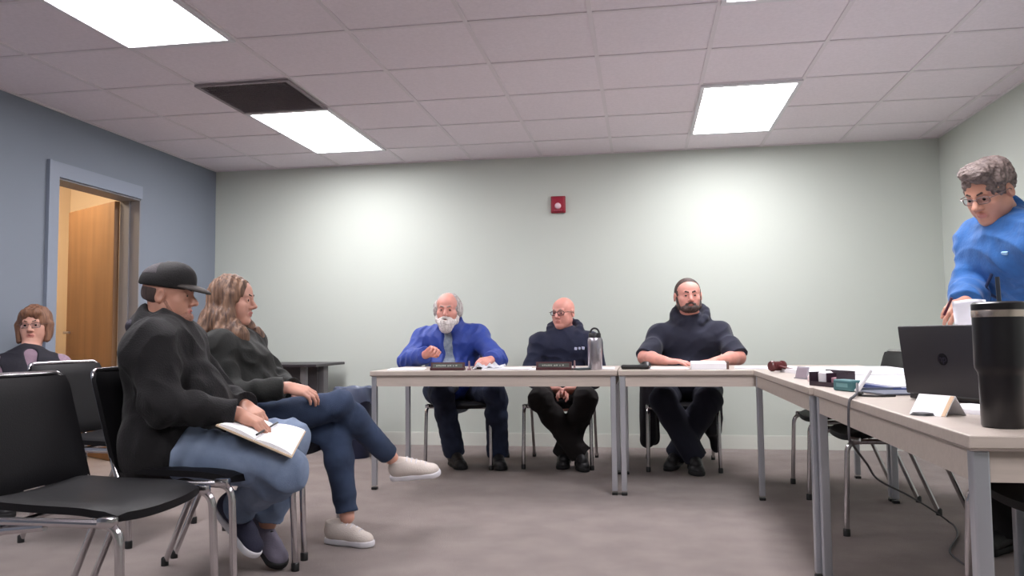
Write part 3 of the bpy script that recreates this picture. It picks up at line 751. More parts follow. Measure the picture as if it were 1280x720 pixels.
# steel flask with loop lid
fl = thing('steel_flask', 'tall brushed steel flask with black loop lid in front of the bald man', 'flask', (-.283, 4.80, TZ + .0005))
MB().lathe([(0, 0), (.040, 0), (.043, .006), (.043, .17), (.0415, .185), (.036, .195), (0, .195)], n=36).build('bottle', M['steel'], fl, smooth=True)
MB().lathe([(.0375, .192), (.0375, .215), (.034, .222), (0, .222)], n=30).build('lid', M['black_plastic'], fl, smooth=True)
MB().tube([(.026 * cos(a), 0, .220 + .030 * sin(a)) for a in [pi * k / 12 for k in range(13)]], .006, 10).build('carry_loop', M['black_plastic'], fl, smooth=True)
# black glove-like case between the tables and the bearded man's hands
tag(blob('eyeglass_case', [rbox((-.045, 4.84, TZ + .015), (.085, .03, .013), np.eye(3), .012), ell((.02, 4.86, TZ + .024), (.03, .03, .024), None, .02), half((0, 0, TZ + .0008), (0, 0, -1))], M['black_plastic'], None, h=.003), 'lumpy black case lying where the two far tables meet', 'case')
tag(sheet('envelope', None, None, quad(.02 + .13, 4.78, .2, .1, 3), th=.004, m=mat('manila', (.80, .74, .72), .7)), 'pale flat envelope in front of the short sleeved man\'s hand', 'envelope')
# upright white folder before the bearded man
wf = thing('white_folder', 'white folded card with a brown end standing before the short sleeved man', 'folder', (.385, 4.83, TZ + .0005))
MB().box((0, 0, .022), (.20, .11, .040), Matrix.Rotation(rad(6), 3, 'X'), bev=.002).build('card', M['paper'], wf)
MB().box((.108, 0, .024), (.014, .10, .044), bev=.002).build('end_piece', mat('brown_wood', (.42, .33, .30), .5), wf)
# big maps / plans and paper piles on the right-hand tables
sheet('plan_sheet', 'large white plan sheet spread at the far end of the right table row', 'plan sheet', [(.72, 4.62), (1.33, 4.64), (1.33, 3.80), (.83, 3.76)], th=.022)
blue = mat('blue_cover', (.22, .28, .50), .5)
ps = thing('plan_book', 'thick white plan book with blue cover lying between the gavel and the laptop', 'book', (1.055, 3.33, TZ + .0005), rad(9))
MB().box((0, 0, .006), (.50, .70, .012)).build('cover', blue, ps)
MB().box((.004, .002, .016), (.488, .692, .008), bev=.001).build('pages', M['paper'], ps)
sheet('paper_sheet', 'white sheet lying on the plan sheet in front of the empty chair', 'paper', quad(1.19, 4.08, .22, .28, 20), z=TZ + .0222, th=.002, m=mat('bluish_paper', (.80, .84, .93), .7), group=G)
bk = thing('laptop_stand_tray', 'thin grey tray lying on the table edge between the teal box and the laptop', 'tray', (.84, 2.86, TZ + .0005), rad(14))
MB().box((0, 0, .004), (.16, .17, .006), bev=.002).box((0, .083, .008), (.16, .005, .014)).build('tray', mat('slate_cover', (.36, .38, .44), .5), bk)
# gavel
gv = thing('gavel', 'dark red wooden gavel lying at the far end of the right table row', 'gavel', (.72, 4.46, TZ + .032), rad(-64))
h_ = MB(); h_.lathe([(0, -.045), (.024, -.045), (.029, -.038), (.029, -.026), (.024, -.022), (.026, 0), (.024, .022), (.029, .026), (.029, .038), (.024, .045), (0, .045)], n=28)
bmesh.ops.rotate(h_.bm, verts=h_.bm.verts, cent=(0, 0, 0), matrix=Matrix.Rotation(pi / 2, 3, 'X')); gw = mat('gavel_wood', (.33, .12, .13), .3)
h_.build('gavel_head', gw, gv, smooth=True)
h_ = MB(); h_.lathe([(0, .02), (.008, .022), (.0075, .06), (.009, .14), (.011, .19), (.007, .205), (0, .207)], n=16)
bmesh.ops.rotate(h_.bm, verts=h_.bm.verts, cent=(0, 0, 0), matrix=Matrix.Rotation(rad(97), 3, 'Y')); h_.build('gavel_handle', gw, gv, smooth=True)
# small items along the table edge
sb = thing('card_holder', 'clear plastic card holder standing beside the gavel', 'card holder', (.715, 3.76, TZ + .0005), rad(-70))
MB().box((0, 0, .028), (.10, .004, .056), Matrix.Rotation(rad(-14), 3, 'X'), bev=.001).box((0, .012, .003), (.10, .05, .005)).build('holder', mat('clear_acrylic', (.66, .64, .68), .12, alpha=.7), sb)
MB().box((0, -.003, .028), (.085, .001, .045), Matrix.Rotation(rad(-14), 3, 'X')).build('card', mat('grey_card', (.55, .50, .54), .6), sb)
tag(MB().box((.735, 3.52, TZ + .014), (.055, .09, .026), Matrix.Rotation(.3, 3, 'Z'), bev=.004).build('sticky_notes', mat('cream_pad', (.90, .82, .82), .7)), 'small cream pad of sticky notes right of the card holder', 'note pad')
nb_ = thing('desk_caddy', 'dark open desk caddy at the table edge left of the teal box', 'caddy', (.725, 3.24, TZ + .0005), rad(-66))
mb = MB(); mb.box((0, 0, .003), (.17, .08, .006)); mb.box((0, .038, .032), (.17, .005, .06)); mb.box((-.083, 0, .028), (.005, .08, .052)); mb.box((.083, 0, .028), (.005, .08, .052)); mb.box((0, -.038, .010), (.17, .005, .016)); mb.box((.02, 0, .028), (.004, .076, .05))
mb.build('tray', mat('dark_caddy', (.17, .11, .16), .4), nb_)
MB().lathe([(0, 0), (.028, 0), (.028, .044), (.018, .052), (0, .052)], (-.035, 0, .0065), 20).build('tape_roll', M['rubber_white'], nb_, smooth=True)
MB().box((.05, 0, .022), (.045, .05, .03), bev=.004).build('note_block', mat('pink_block', (.62, .45, .50), .6), nb_)
tl = thing('tissue_pack', 'small teal box at the table edge beside the hanging cable', 'box', (.722, 2.985, TZ + .0005), rad(-66))
MB().box((0, 0, .020), (.10, .05, .040), bev=.006, seg=3).build('carton', mat('teal', (.25, .42, .44), .5), tl)
MB().box((0, -.0252, .021), (.06, .0015, .014)).build('printed_panel', mat('teal_print', (.40, .56, .57), .5), tl)
# cable with adapter: lies on the table, drops over the edge and runs across the floor
ct = mat('grey_cable', (.26, .25, .27), .6)
pl = thing('power_cable', 'grey cable hanging over the table edge and trailing across the floor', 'cable', (0, 0, 0))
path = [(.715, 2.835, TZ + .035), (.685, 2.72, TZ + .014), (.655, 2.64, TZ + .007), (.634, 2.61, TZ - .006), (.627, 2.60, .66), (.628, 2.60, .60), (0.652, 2.680, 0.586), (0.733, 2.950, 0.523), (0.859, 3.300, 0.419), (0.975, 3.580, 0.310), (1.165, 3.850, 0.201), (1.336, 4.100, 0.095), (1.460, 4.189, 0.006), (1.408, 3.949, 0.006), (1.266, 3.647, 0.006), (1.249, 3.433, 0.006)]
P_ = [Vector(p) for p in path]; sm = []
for i in range(len(P_) - 1):
    p0, p1, p2, p3 = P_[max(0, i - 1)], P_[i], P_[i + 1], P_[min(len(P_) - 1, i + 2)]
    for k in range(6):
        t_ = k / 6; sm.append(.5 * ((2 * p1) + (p2 - p0) * t_ + (2 * p0 - 5 * p1 + 4 * p2 - p3) * t_ ** 2 + (3 * p1 - p0 - 3 * p2 + p3) * t_ ** 3))
sm.append(P_[-1]); sm = [Vector((p.x, p.y, max(p.z, .0055))) for p in sm]
MB().tube(sm, .0042, 8).build('cord', ct, pl, smooth=True)
MB().box((.735, 2.83, TZ + .045), (.012, .025, .09), Matrix.Rotation(rad(38), 3, 'Y') @ Matrix.Rotation(rad(-20), 3, 'X'), bev=.003).build('plug', M['rubber_white'], pl)
c2 = thing('charging_cable', 'thin dark cord lying along the table from the cable to the laptop', 'cable', (0, 0, 0))
pts = round_path([(.70, 2.78, TZ + .0045), (.70, 2.72, TZ + .0045), (.74, 2.70, TZ + .0045), (.80, 2.715, TZ + .0045)], .05, 6)
MB().tube(pts, .004, 8).build('cord', M['black_plastic'], c2, smooth=True)
MB().box((.70, 2.75, TZ + .0075), (.018, .04, .014), bev=.004).build('ferrite', M['black_plastic'], c2)
# laptop, seen from behind its lid
LB = (.822, 2.655)
lp = thing('laptop', 'open black laptop with its lid towards the viewer on the right table', 'laptop', (LB[0] + .424 * .163, LB[1] - .906 * .163, TZ + .0005), math.atan2(-.906, .424))
# local x runs along the hinge, local +y points away from the viewer (towards the keyboard)
dark = mat('laptop_shell', (.115, .11, .135), .45)
MB().box((0, .125, .010), (.326, .245, .017), bev=.004, seg=3).build('base', dark, lp, smooth=True)
mb = MB()
for r_ in range(5):
    for c_ in range(14): mb.box((-.137 + c_ * .021, .05 + r_ * .022, .0195), (.019, .018, .003), bev=.001, seg=1)
mb.build('keyboard', M['black_plastic'], lp)
def LM(o): o.data.transform(Matrix.Translation((0, -.004, .016)) @ Matrix.Rotation(rad(7), 4, 'X')); return o
lid = LM(MB().box((0, 0, .107), (.326, .009, .210), bev=.004, seg=3).build('lid', dark, lp, smooth=True))
LM(MB().box((0, .0052, .110), (.302, .001, .184)).build('screen', emis('screen_glow', (.35, .42, .6), .35), lid))
bd = MB(); bd.lathe([(0, 0), (.0175, 0), (.0175, .0012), (0, .0012)], n=30); bmesh.ops.transform(bd.bm, matrix=Matrix.Translation((0, -.0047, .112)) @ Matrix.Rotation(pi / 2, 4, 'X'), verts=bd.bm.verts)
LM(bd.build('logo_disc', mat('logo_dark', (.06, .055, .075), .15), lid, smooth=True))
LM(letters('hp', .030, (0, -.0062, .1135), Matrix.Rotation(pi / 2, 3, 'X') @ Matrix.Shear('XZ', 3, (0, 0)), mat('logo_letter', (.16, .15, .19), .2), lid, 'logo_letters', .0003))
MB().tube([(-.13, -.004, .016), (.13, -.004, .016)], .0065, 12).build('hinge', M['black_plastic'], lp, smooth=True)
# folded white card and papers between the laptop and the tumbler
fc = thing('folded_card', 'folded white paper tent with an orange end on the near right table', 'card', (.728, 2.14, TZ + .0005), rad(-56))
mb = MB(); mb.box((0, -.018, .024), (.100, .0015, .062), Matrix.Rotation(rad(-38), 3, 'X')); mb.box((0, .020, .024), (.100, .0015, .062), Matrix.Rotation(rad(38), 3, 'X')); mb.build('card', M['paper'], fc)
MB().box((.0440, -.0195, .0245), (.010, .0016, .060), Matrix.Rotation(rad(-38), 3, 'X')).build('orange_band', mat('orange_print', (.84, .72, .60), .6), fc)
tag(MB().lathe([(0, 0), (.03, 0), (.024, .006), (0, .008)], (.690, 2.125, TZ + .0005), 20).build('black_clip', M['black_plastic'], smooth=True), 'small flat black clip at the foot of the folded white card', 'clip')
sheet('paper_stack', 'white papers lying between the folded card and the black tumbler', 'paper', quad(.87, 2.20, .15, .24, 28), th=.012, group=G)
# black tumbler
tb = thing('tumbler', 'large black insulated tumbler with steel ring and straw on the near right corner', 'tumbler', (.770, 1.87, TZ + .0005))
blk = mat('tumbler_black', (.06, .05, .065), .28)
MB().lathe([(0, 0), (.041, 0), (.0435, .004), (.0445, .108), (.0465, .118), (.0510, .126), (.052, .135), (.0525, .238), (.0525, .243), (0, .25)], n=44).build('cup', blk, tb, smooth=True)
MB().lathe([(.0530, .238), (.0534, .242), (.0534, .250), (.0530, .253), (.048, .253)], n=44).build('steel_ring', mat('ring_steel', (.80, .74, .70), .25, metal=1.0), tb, smooth=True)
MB().lathe([(.052, .251), (.0533, .255), (.0533, .267), (.048, .271), (0, .269)], n=44).build('lid', blk, tb, smooth=True)
MB().tube([(.002, 0, .27), (.0, 0, .326)], .0045, 12).build('straw', mat('smoky_straw', (.16, .18, .22), .3), tb, smooth=True)
a_ = math.atan2(.75, 1)
hx = lambda r, z: (r * cos(a_), r * sin(a_), z)
MB().tube(round_path([hx(.054, .235), hx(.095, .235), hx(.095, .125), hx(.052, .135)], .02, 6), .009, 12).build('handle', blk, tb, smooth=True)
# ------------------------------------------------------------------ the people
def collar(nk, up, F, r=.075, h=.05, t=.016, tilt=.25, k=.012):
    """standing collar round the neck base"""
    up2 = unit(unit(up) + unit(F) * tilt); c = A(*nk)
    return [tor(c + up2 * h * .35, up2, r, t, 1.0 + h / t * .5, k)]
def hood(nk, up, F, side, s=1.0):
    nk = A(*nk); up, F, side = unit(up), unit(F), unit(side)
    P = []; pt = lambda a: nk + (-F * cos(a / 6 * 2.45) * .098 + F * .006 + side * sin(a / 6 * 2.45) * .108) * s + up * (.075 - .085 * abs(a / 6) ** 1.8) * s
    for a in range(-6, 6): P.append(cap(pt(a), pt(a + 1), .027 * s, .027 * s, .012))
    for a in range(-4, 4): P.append(cap(pt(a) - up * .04 * s, pt(a + 1) - up * .045 * s, .034 * s, .034 * s, .02))
    P.append(ell(nk - F * .125 * s - up * .01, A(.095, .05, .06) * s, np.stack([side, F, up], 1), .03))
    return P
def frameof(J):
    pel, sh = mids(J); side = unit(J['sR'] - J['sL']); up = unit(sh - pel); F = unit(np.cross(up, side)); return pel, sh, side, up, F

# ---------------- 1. white-bearded man, royal blue jacket
root = thing('person', 'white bearded man in a royal blue jacket seated at the far left table', 'person', (-1.27, 5.83, 0))
J = arrs(dict(hR=(-1.532, 5.860, 0.532), hL=(-1.283, 5.860, 0.526), kR=(-1.407, 5.470, 0.525), kL=(-1.020, 5.470, 0.525), aR=(-1.358, 5.620, 0.093), aL=(-1.040, 5.620, 0.092), tR=(-1.268, 5.460, 0.029), tL=(-0.988, 5.460, 0.028),
    sR=(-1.622, 5.760, 0.916), sL=(-1.209, 5.760, 0.930), eR=(-1.699, 5.600, 0.754), eL=(-1.030, 5.600, 0.762), wR=(-1.504, 5.400, 0.810), wL=(-1.052, 5.440, 0.767), nk=(-1.404, 5.730, 0.992)))
H = Head((-1.405, 5.640, 1.132), (.04, -1, -.06), .03, 1.03)
ex = hand(J['wR'], (.75, -.35, .45), (.25, -.7, -.5), True, 1.15, thumb=.9) + hand(J['wL'], (-.35, -.85, -.10), (-.5, .2, -.85), False, .95, thumb=.8)
body(root, J, H, M['skin_ruddy'], ex, b=1.12, belly=.8, hp=dict(nose=1.25, wide=1.1), neck=.062)
pel, sh, side, up, F = frameof(J)
P = torso(J, .03, b=1.12, belly=.8, lo=.35) + arm(J, 'R', .022, end=.93, w_end=.008) + arm(J, 'L', .022, end=.93, w_end=.008) + collar(J['nk'], up, F, .082, .06, .018)
P += [cap(sh + F * .10 + up * .09, pel + F * .28 + up * .02 - side * .03, .034, .075, .02, 0, 's'), ecap(pel + up * .05, pel + up * .2, .178, .175, side, .8, .04), folds(.007, 26, 1.1), folds(.010, 70, 2, (J['eR']), .13, J['wR'] - J['eR']), folds(.006, 70, 3, (J['eL']), .13, J['wL'] - J['eL'])]
jk = blob('jacket', P, M['royal'], root, h=.005)
P = torso(J, .012, b=1.12, belly=.82, k=.04) + [folds(.002, 40, 5)] + collar(J['nk'], up, F, .066, .03, .009)
blob('shirt', P, M['plaid'], root, h=.005)
P = hips(J, .02) + leg(J, 'R', .018, w_end=.022) + leg(J, 'L', .018, w_end=.022) + [folds(.006, 30, 4), folds(.010, 60, 6, J['kL'], .14, J['aL'] - J['kL']), folds(.006, 60, 7, J['kR'], .14, J['aR'] - J['kR'])]
blob('jeans', P, M['jeans_dark'], root, h=.005)
socks(J, root, M['black_shoe'])
for sd in 'RL':
    t_ = A(*J['t' + sd]); a_ = J['a' + sd]; d_ = unit((t_ - a_) * A(1, 1, 0)); t0 = A(t_[0], t_[1], 0.001) + d_ * .03
    shoe(t0 - d_ * .285, t0, (0, 0, 1), a_, root, M['black_shoe'], M['rubber_black'])
P = [H.ell((0, -.022, .020), (.094, .104, .101), .01), H.ell((-.086, -.004, .0), (.020, .042, .055), .02), H.ell((.086, -.004, .0), (.020, .042, .055), .02), H.ell((0, .125, .004), (.080, .102, .105), .012, 's'), H.ell((0, .06, .1), (.045, .07, .028), .02, 's'),
     H.half((0, 0, -.055), (0, 0, -1), .02), folds(.003, 95, 9)]
for sx in (-1, 1): P.append(H.ell((sx * .09, -.008, -.012), (.012, .017, .024), .008, 's'))
blob('hair', P, M['hair_grey'], root, h=.003)
P = [H.ell((0, .060, -.088), (.062, .05, .046), .02), H.ell((0, .07, -.125), (.044, .036, .038), .02)]
for sx in (-1, 1): P += [H.cap((sx * .070, .005, -.025), (sx * .060, .03, -.075), .015, .024, .02), H.cap((sx * .004, .098, -.052), (sx * .034, .082, -.066), .008, .007, .008)]
P += [H.ell((0, .10, -.069), (.018, .03, .0065), .006, 's'), folds(.003, 120, 10), folds(.0022, 230, 11)]
blob('beard', P, M['beard_white'], root, h=.0028)
brows(H, root, M['brow_grey'], .005); eyes(H, root)

# ---------------- 2. bald man, glasses, navy hoodie
root = thing('person', 'bald man with dark glasses in a navy hoodie, ankles crossed, at the far table', 'person', (-.60, 5.88, 0))
J = arrs(dict(hR=(-0.679, 5.950, 0.509), hL=(-0.486, 5.950, 0.509), kR=(-0.713, 5.500, 0.491), kL=(-0.389, 5.500, 0.492), aR=(-0.450, 5.570, 0.113), aL=(-0.565, 5.660, 0.104), tR=(-0.415, 5.460, 0.054), tL=(-0.561, 5.550, 0.048),
    sR=(-0.753, 5.850, 0.872), sL=(-0.378, 5.850, 0.869), eR=(-0.815, 5.760, 0.645), eL=(-0.318, 5.760, 0.644), wR=(-0.641, 5.620, 0.549), wL=(-0.475, 5.620, 0.549), nk=(-0.567, 5.860, 0.948)))
H = Head((-0.573, 5.820, 1.102), (-.42, -.9, -.03), 0.0, .96)
ex = hand(J['wR'], (.9, -.42, -.05), (-.3, -.5, -.8), True, .7, thumb=.3) + hand(J['wL'], (-.9, -.42, -.02), (.3, -.5, -.8), False, .6, thumb=.3)
body(root, J, H, M['skin_ruddy'], ex, b=.98, belly=.2, hp=dict(nose=1.05))
pel, sh, side, up, F = frameof(J)
P = torso(J, .03, b=1.0, belly=.3, lo=.3) + arm(J, 'R', .022, end=.92, w_end=.006) + arm(J, 'L', .022, end=.92, w_end=.006) + hood(J['nk'], up, F, side, 1.0) + [folds(.006, 24, 2.1), folds(.005, 60, 12, J['eR'], .13, J['wR'] - J['eR']), folds(.005, 60, 13, J['eL'], .13, J['wL'] - J['eL'])]
hd_ = blob('hoodie', P, M['navy'], root, h=.005)
blob('collar', [tor(A(*J['nk']) + up * .012, unit(up + .25 * F), .062, .010, 1.6)], mat('maroon_knit', (.30, .12, .17), .9), root, h=.004)
# small white print on the chest, left side: three worn marks
q = sh * 1.0 - side * .115 + F * .45
lt = MB()
for i, (w_, h_) in enumerate(((.020, .022), (.016, .020), (.022, .022))):
    Rm = Matrix(np.stack([-side, F, up], 1).tolist()); p_, n_ = stick(hd_, q - side * (.026 * (i - 1)), -F); lt.box(p_.tolist(), (w_, .006, h_), Rm @ Matrix.Rotation(.1, 3, 'Y'), bev=.003)
    
lt.build('chest_print', mat('white_print', (.78, .80, .90), .7), root, world=True)
P = hips(J, .02) + leg(J, 'R', .02, w_end=.022, end=1.03) + leg(J, 'L', .02, w_end=.022, end=1.03) + [folds(.005, 30, 14), folds(.005, 60, 15, J['kL'], .14, J['aL'] - J['kL']), folds(.005, 60, 16, J['kR'], .14, J['aR'] - J['kR'])]
blob('trousers', P, M['brown_pants'], root, h=.005)
socks(J, root, M['black_shoe'])
for sd, dx in (('R', .06), ('L', -.05)):
    a_ = J['a' + sd]; t_ = A(*J['t' + sd]); d_ = unit((t_ - a_) * A(1, 1, 0) + A(0, -.1, 0)); t0 = A(t_[0], t_[1], .001) + A(0, -.03, 0)
    shoe(t0 - d_ * .28 + A(0, 0, .02), t0, (dx * 3, 0, 1), a_, root, M['black_shoe'], M['rubber_black'])
brows(H, root, M['brow_grey'], .003); eyes(H, root); glasses(H, root, M['specs'], th=.0024, w=.026, hgt=.016)

# ---------------- 3. broad man with dark beard, dark short-sleeved hooded top
root = thing('person', 'broad man with dark beard in a dark short sleeved hooded top', 'person', (.27, 5.86, 0))
J = arrs(dict(hR=(0.198, 5.930, 0.512), hL=(0.438, 5.930, 0.512), kR=(0.133, 5.450, 0.492), kL=(0.433, 5.450, 0.493), aR=(0.334, 5.520, 0.110), aL=(0.230, 5.680, 0.107), tR=(0.339, 5.380, 0.058), tL=(0.175, 5.550, 0.060),
    sR=(0.128, 5.800, 0.923), sL=(0.555, 5.800, 0.925), eR=(0.016, 5.620, 0.773), eL=(0.652, 5.620, 0.770), wR=(0.152, 5.380, 0.758), wL=(0.471, 5.400, 0.750), nk=(0.346, 5.800, 1.047)))
H = Head((0.329, 5.730, 1.206), (.13, -1, .0), -.03, 1.02)
ex = hand(J['wR'], (.95, -.30, -.04), (0, .1, -1), True, .22, thumb=.2, sc=1.05) + hand(J['wL'], (-.75, -.65, -.04), (0, .1, -1), False, .25, thumb=.2, sc=1.05)
body(root, J, H, M['skin_ruddy'], ex, b=1.22, belly=.7, hp=dict(nose=1.1, wide=1.13), neck=.068)
pel, sh, side, up, F = frameof(J)
P = torso(J, .024, b=1.22, belly=.9, lo=.3)
for sd in 'RL':
    P += [cap(J['s' + sd], lerp(J['s' + sd], J['e' + sd], .97), .070, .074, .03, 1)]
P += hood(J['nk'], up, F, side, 1.0) + [folds(.006, 20, 3.3), folds(.010, 40, 17, J['sR'], .2, J['eR'] - J['sR']), folds(.006, 40, 18, J['sL'], .2, J['eL'] - J['sL'])]
blob('hooded_top', P, M['charcoal_navy'], root, h=.005)
P = hips(J, .025, 1.1) + leg(J, 'R', .030, w_end=.014, end=1.03) + leg(J, 'L', .030, w_end=.014, end=1.03) + [folds(.003, 30, 19)]
blob('trousers', P, mat('dark_navy_trousers', (.115, .125, .185), .9, bump=.2, bscale=160), root, h=.005)
socks(J, root, M['black_shoe'])
for sd, dx in (('R', .10), ('L', -.25)):
    a_ = J['a' + sd]; t_ = A(*J['t' + sd]); d_ = unit((t_ - a_) * A(1, 1, 0) + A(0, -.05, 0)); t0 = A(t_[0], t_[1], .001) + d_ * .02
    shoe(t0 - d_ * .29 + A(0, 0, .02), t0, (dx, 0, 1), a_, root, M['black_shoe'], M['rubber_black'], w=1.1)
P = [H.ell((0, -.018, .030), (.090, .104, .097), .01), H.ell((0, .10, .012), (.080, .068, .078), .012, 's'), H.half((0, 0, -.055), (0, 0, -1), .02), H.half((0, .064, 0), (0, 1, 0), .03), folds(.0015, 110, 20)]
for sx in (-1, 1): P += [H.ell((sx * .09, -.006, -.01), (.018, .022, .034), .008, 's'), H.ell((sx * .045, .085, .07), (.024, .035, .028), .01, 's')]
blob('hair', P, M['hair_dark'], root, h=.003)
P = [H.ell((0, .054, -.088), (.062, .05, .034), .02)]
for sx in (-1, 1): P += [H.cap((sx * .076, .008, -.012), (sx * .064, .025, -.075), .010, .021, .015), H.cap((sx * .003, .095, -.051), (sx * .028, .084, -.062), .0065, .006, .006), H.cap((sx * .028, .084, -.062), (sx * .03, .076, -.09), .006, .010, .01)]
P += [H.ell((0, .10, -.068), (.021, .03, .008), .004, 's'), folds(.002, 130, 21)]
blob('beard', P, M['hair_dark'], root, h=.0028)
brows(H, root, M['brow_dark'], .0052); eyes(H, root)
# his coat hangs over the chair behind him
P = [rbox((.265, 6.095, .60), (.25, .035, .27), None, .03, .02), rbox((.045, 6.0, .44), (.05, .17, .30), None, .035, .05), rbox((.49, 6.0, .45), (.05, .16, .24), None, .035, .05),
     cap((.03, 5.93, .55), (.03, 5.90, .17), .05, .058, .05), cap((.50, 5.95, .50), (.52, 5.93, .12), .05, .035, .05), folds(.008, 40, 22, ax=(1, .3, 0)), folds(.004, 25, 23)]
tag(blob('coat', P, mat('dark_coat', (.13, .12, .155), .9, bump=.2, bscale=120), None, h=.005), 'dark coat draped over the chair behind the dark bearded man', 'coat')

# ---------------- 4. standing man in bright blue, looking down
root = thing('person', 'standing grey haired man in a bright blue pullover looking down at a paper', 'person', (1.56, 3.60, 0))
J = arrs(dict(hR=(1.50, 3.66, .90), hL=(1.62, 3.52, .90), kR=(1.50, 3.66, .49), kL=(1.64, 3.45, .49), aR=(1.53, 3.74, .08), aL=(1.68, 3.50, .08), tR=(1.41, 3.64, .03), tL=(1.57, 3.38, .03),
    sR=(1.361, 3.460, 1.298), sL=(1.438, 3.100, 1.260), eR=(1.307, 3.420, 1.101), eL=(1.58, 2.92, 1.12), wR=(1.209, 3.220, 1.037), wL=(1.40, 2.88, .98), nk=(1.426, 3.370, 1.372)))
H = Head((1.330, 3.260, 1.468), (-.80, -.48, -.46), .04, .94)
dR = unit(A(-.55, -.75, -.15))
ex = hand(J['wR'], dR, (-.2, .5, -.85), True, .75, thumb=.75) + hand(J['wL'], (-.6, -.3, -.4), (-.3, .5, -.8), False, .5)
body(root, J, H, M['skin_tan'], ex, b=.98, hp=dict(nose=1.2), legs=True)
pel, sh, side, up, F = frameof(J)
P = torso(J, .028, b=.98) + arm(J, 'R', .018, end=.95, w_end=.008) + arm(J, 'L', .018, end=.95, w_end=.008) + collar(J['nk'], up, F, .070, .05, .011, .35)
P += [cap(J['nk'] + F * .075 + up * .04, J['nk'] + F * .11 - up * .05, .030, .008, .008, 0, 's')]
P += [ecap(pel + up * .03, pel + up * .2, .165, .16, side, .8, .04), folds(.008, 22, 4.1), folds(.008, 60, 24, J['eR'], .13, J['wR'] - J['eR'])]
for sx in (-1, 1): P.append(cap(J['nk'] + F * .075 + side * sx * .02 + up * .02, J['nk'] + F * .098 + side * sx * .055 - up * .03, .010, .013, .01))
pv = blob('pullover', P, M['azure'], root, h=.005)
zq = [stick(pv, lerp(pel, sh, .84 - .09 * i) - side * .05 + F * .168, -F)[0] for i in range(6)]
lq, ln_ = stick(pv, sh + F * .23 + up * .0 - side * .10, -F)
MB().tube([z_.tolist() for z_ in zq], .006, 8).build('zip', mat('navy_zip', (.07, .13, .28), .6), root, smooth=True, world=True).parent = pv
MB().box(lq.tolist(), (.035, .008, .016), Matrix(np.stack([side, F, up], 1).tolist()), bev=.003).build('chest_logo', mat('pale_logo', (.62, .78, .93), .6), root, world=True).parent = pv
P = hips(J, .02) + [ell(pel, A(.17, .12, .12), np.stack([side, F, up], 1), .04)] + leg(J, 'R', .022, w_end=.03) + leg(J, 'L', .022, w_end=.03) + [folds(.003, 30, 25)]
blob('trousers', P, M['black_pants'], root, h=.006)
for sd in 'RL':
    a_ = J['a' + sd]; t_ = A(*J['t' + sd]); d_ = unit((t_ - a_) * A(1, 1, 0)); t0 = A(t_[0], t_[1], .001) + d_ * .06
    shoe(t0 - d_ * .285, t0, (0, 0, 1), a_, root, M['black_shoe'], M['rubber_black'])
P = [H.ell((0, -.016, .040), (.085, .105, .094), .01), H.ell((0, .045, .108), (.060, .05, .030), .02), H.ell((-.035, .065, .095), (.030, .030, .026), .015), H.ell((0, -.06, .085), (.055, .05, .036), .02),
     H.ell((0, .112, -.02), (.08, .075, .085), .01, 's'), H.half((0, 0, -.06), (0, .25, -1), .02), folds(.005, 75, 26), folds(.003, 140, 27)]
for sx in (-1, 1): P += [H.ell((sx * .09, -.006, -.01), (.018, .022, .036), .008, 's')]
blob('hair', P, M['hair_salt'], root, h=.003)
brows(H, root, M['brow_dark'], .0038); eyes(H, root); glasses(H, root, M['specs_thin'], th=.0018, w=.025, hgt=.014)
hp_ = J['wR'] + dR * .10 + A(.0, 0, -.01)
s4 = unit(np.cross(dR, (0, 0, 1)))
bm = bmesh.new(); g = []
for i in range(9):
    row = []
    for j in range(9):
        u, v = i / 8, j / 8 - .5
        p = A(*(1.104, 3.050, 1.015)) + A(.82, -.30, 0) * .12 * u + A(.18, .3, -.9) * .11 * (v + .2) + A(-.3, -.8, .2) * (.014 * sin(u * 5 + v * 3))
        row.append(bm.verts.new(p.tolist()))
    g.append(row)
for i in range(8):
    for j in range(8): bm.faces.new((g[i][j], g[i + 1][j], g[i + 1][j + 1], g[i][j + 1]))
bmesh.ops.solidify(bm, geom=bm.faces[:], thickness=.001); me = bpy.data.meshes.new('held_paper'); bm.to_mesh(me); bm.free()
tag(put('held_paper', me, M['paper'], smooth=True), 'white paper held in the standing man\'s hand', 'paper')
tag(MB().tube([(1.081, 3.070, 0.993), (1.103, 3.050, 1.055)], .005, 8).build('pen', mat('dark_red_pen', (.30, .08, .16), .3), smooth=True), 'dark pen between the standing man\'s fingers', 'pen')
# ---------------- 5. man in black cap with a notebook, in the left foreground
root = thing('person', 'man in a black cap, black jacket and pale jeans seated with an open notebook', 'person', (-1.76, 2.84, 0))
J = arrs(dict(hR=(-1.78, 2.72, .535), hL=(-1.78, 2.92, .535), kR=(-1.308, 2.760, 0.447), kL=(-1.431, 3.060, 0.524), aR=(-1.605, 2.960, 0.257), aL=(-1.545, 3.100, 0.167),
    sR=(-1.799, 2.660, 0.899), sL=(-1.916, 3.050, 0.913), eR=(-1.701, 2.600, 0.693), eL=(-1.785, 3.120, 0.681), wR=(-1.490, 2.740, 0.655), wL=(-1.583, 2.980, 0.660), nk=(-1.884, 2.860, 0.963)))
H = Head((-1.861, 2.880, 1.109), (.97, .22, -.05), .0, .95)
ex = hand(J['wR'], (.90, .20, -.40), (.1, .15, -1), True, .6, thumb=.5) + hand(J['wL'], (.75, -.45, -.30), (0, .1, -1), False, .65, thumb=.5)
body(root, J, H, M['skin_tan'], ex, b=1.02, belly=.3, h=.0038, hp=dict(nose=1.1, wide=1.03), neck=.064)
pel, sh, side, up, F = frameof(J)
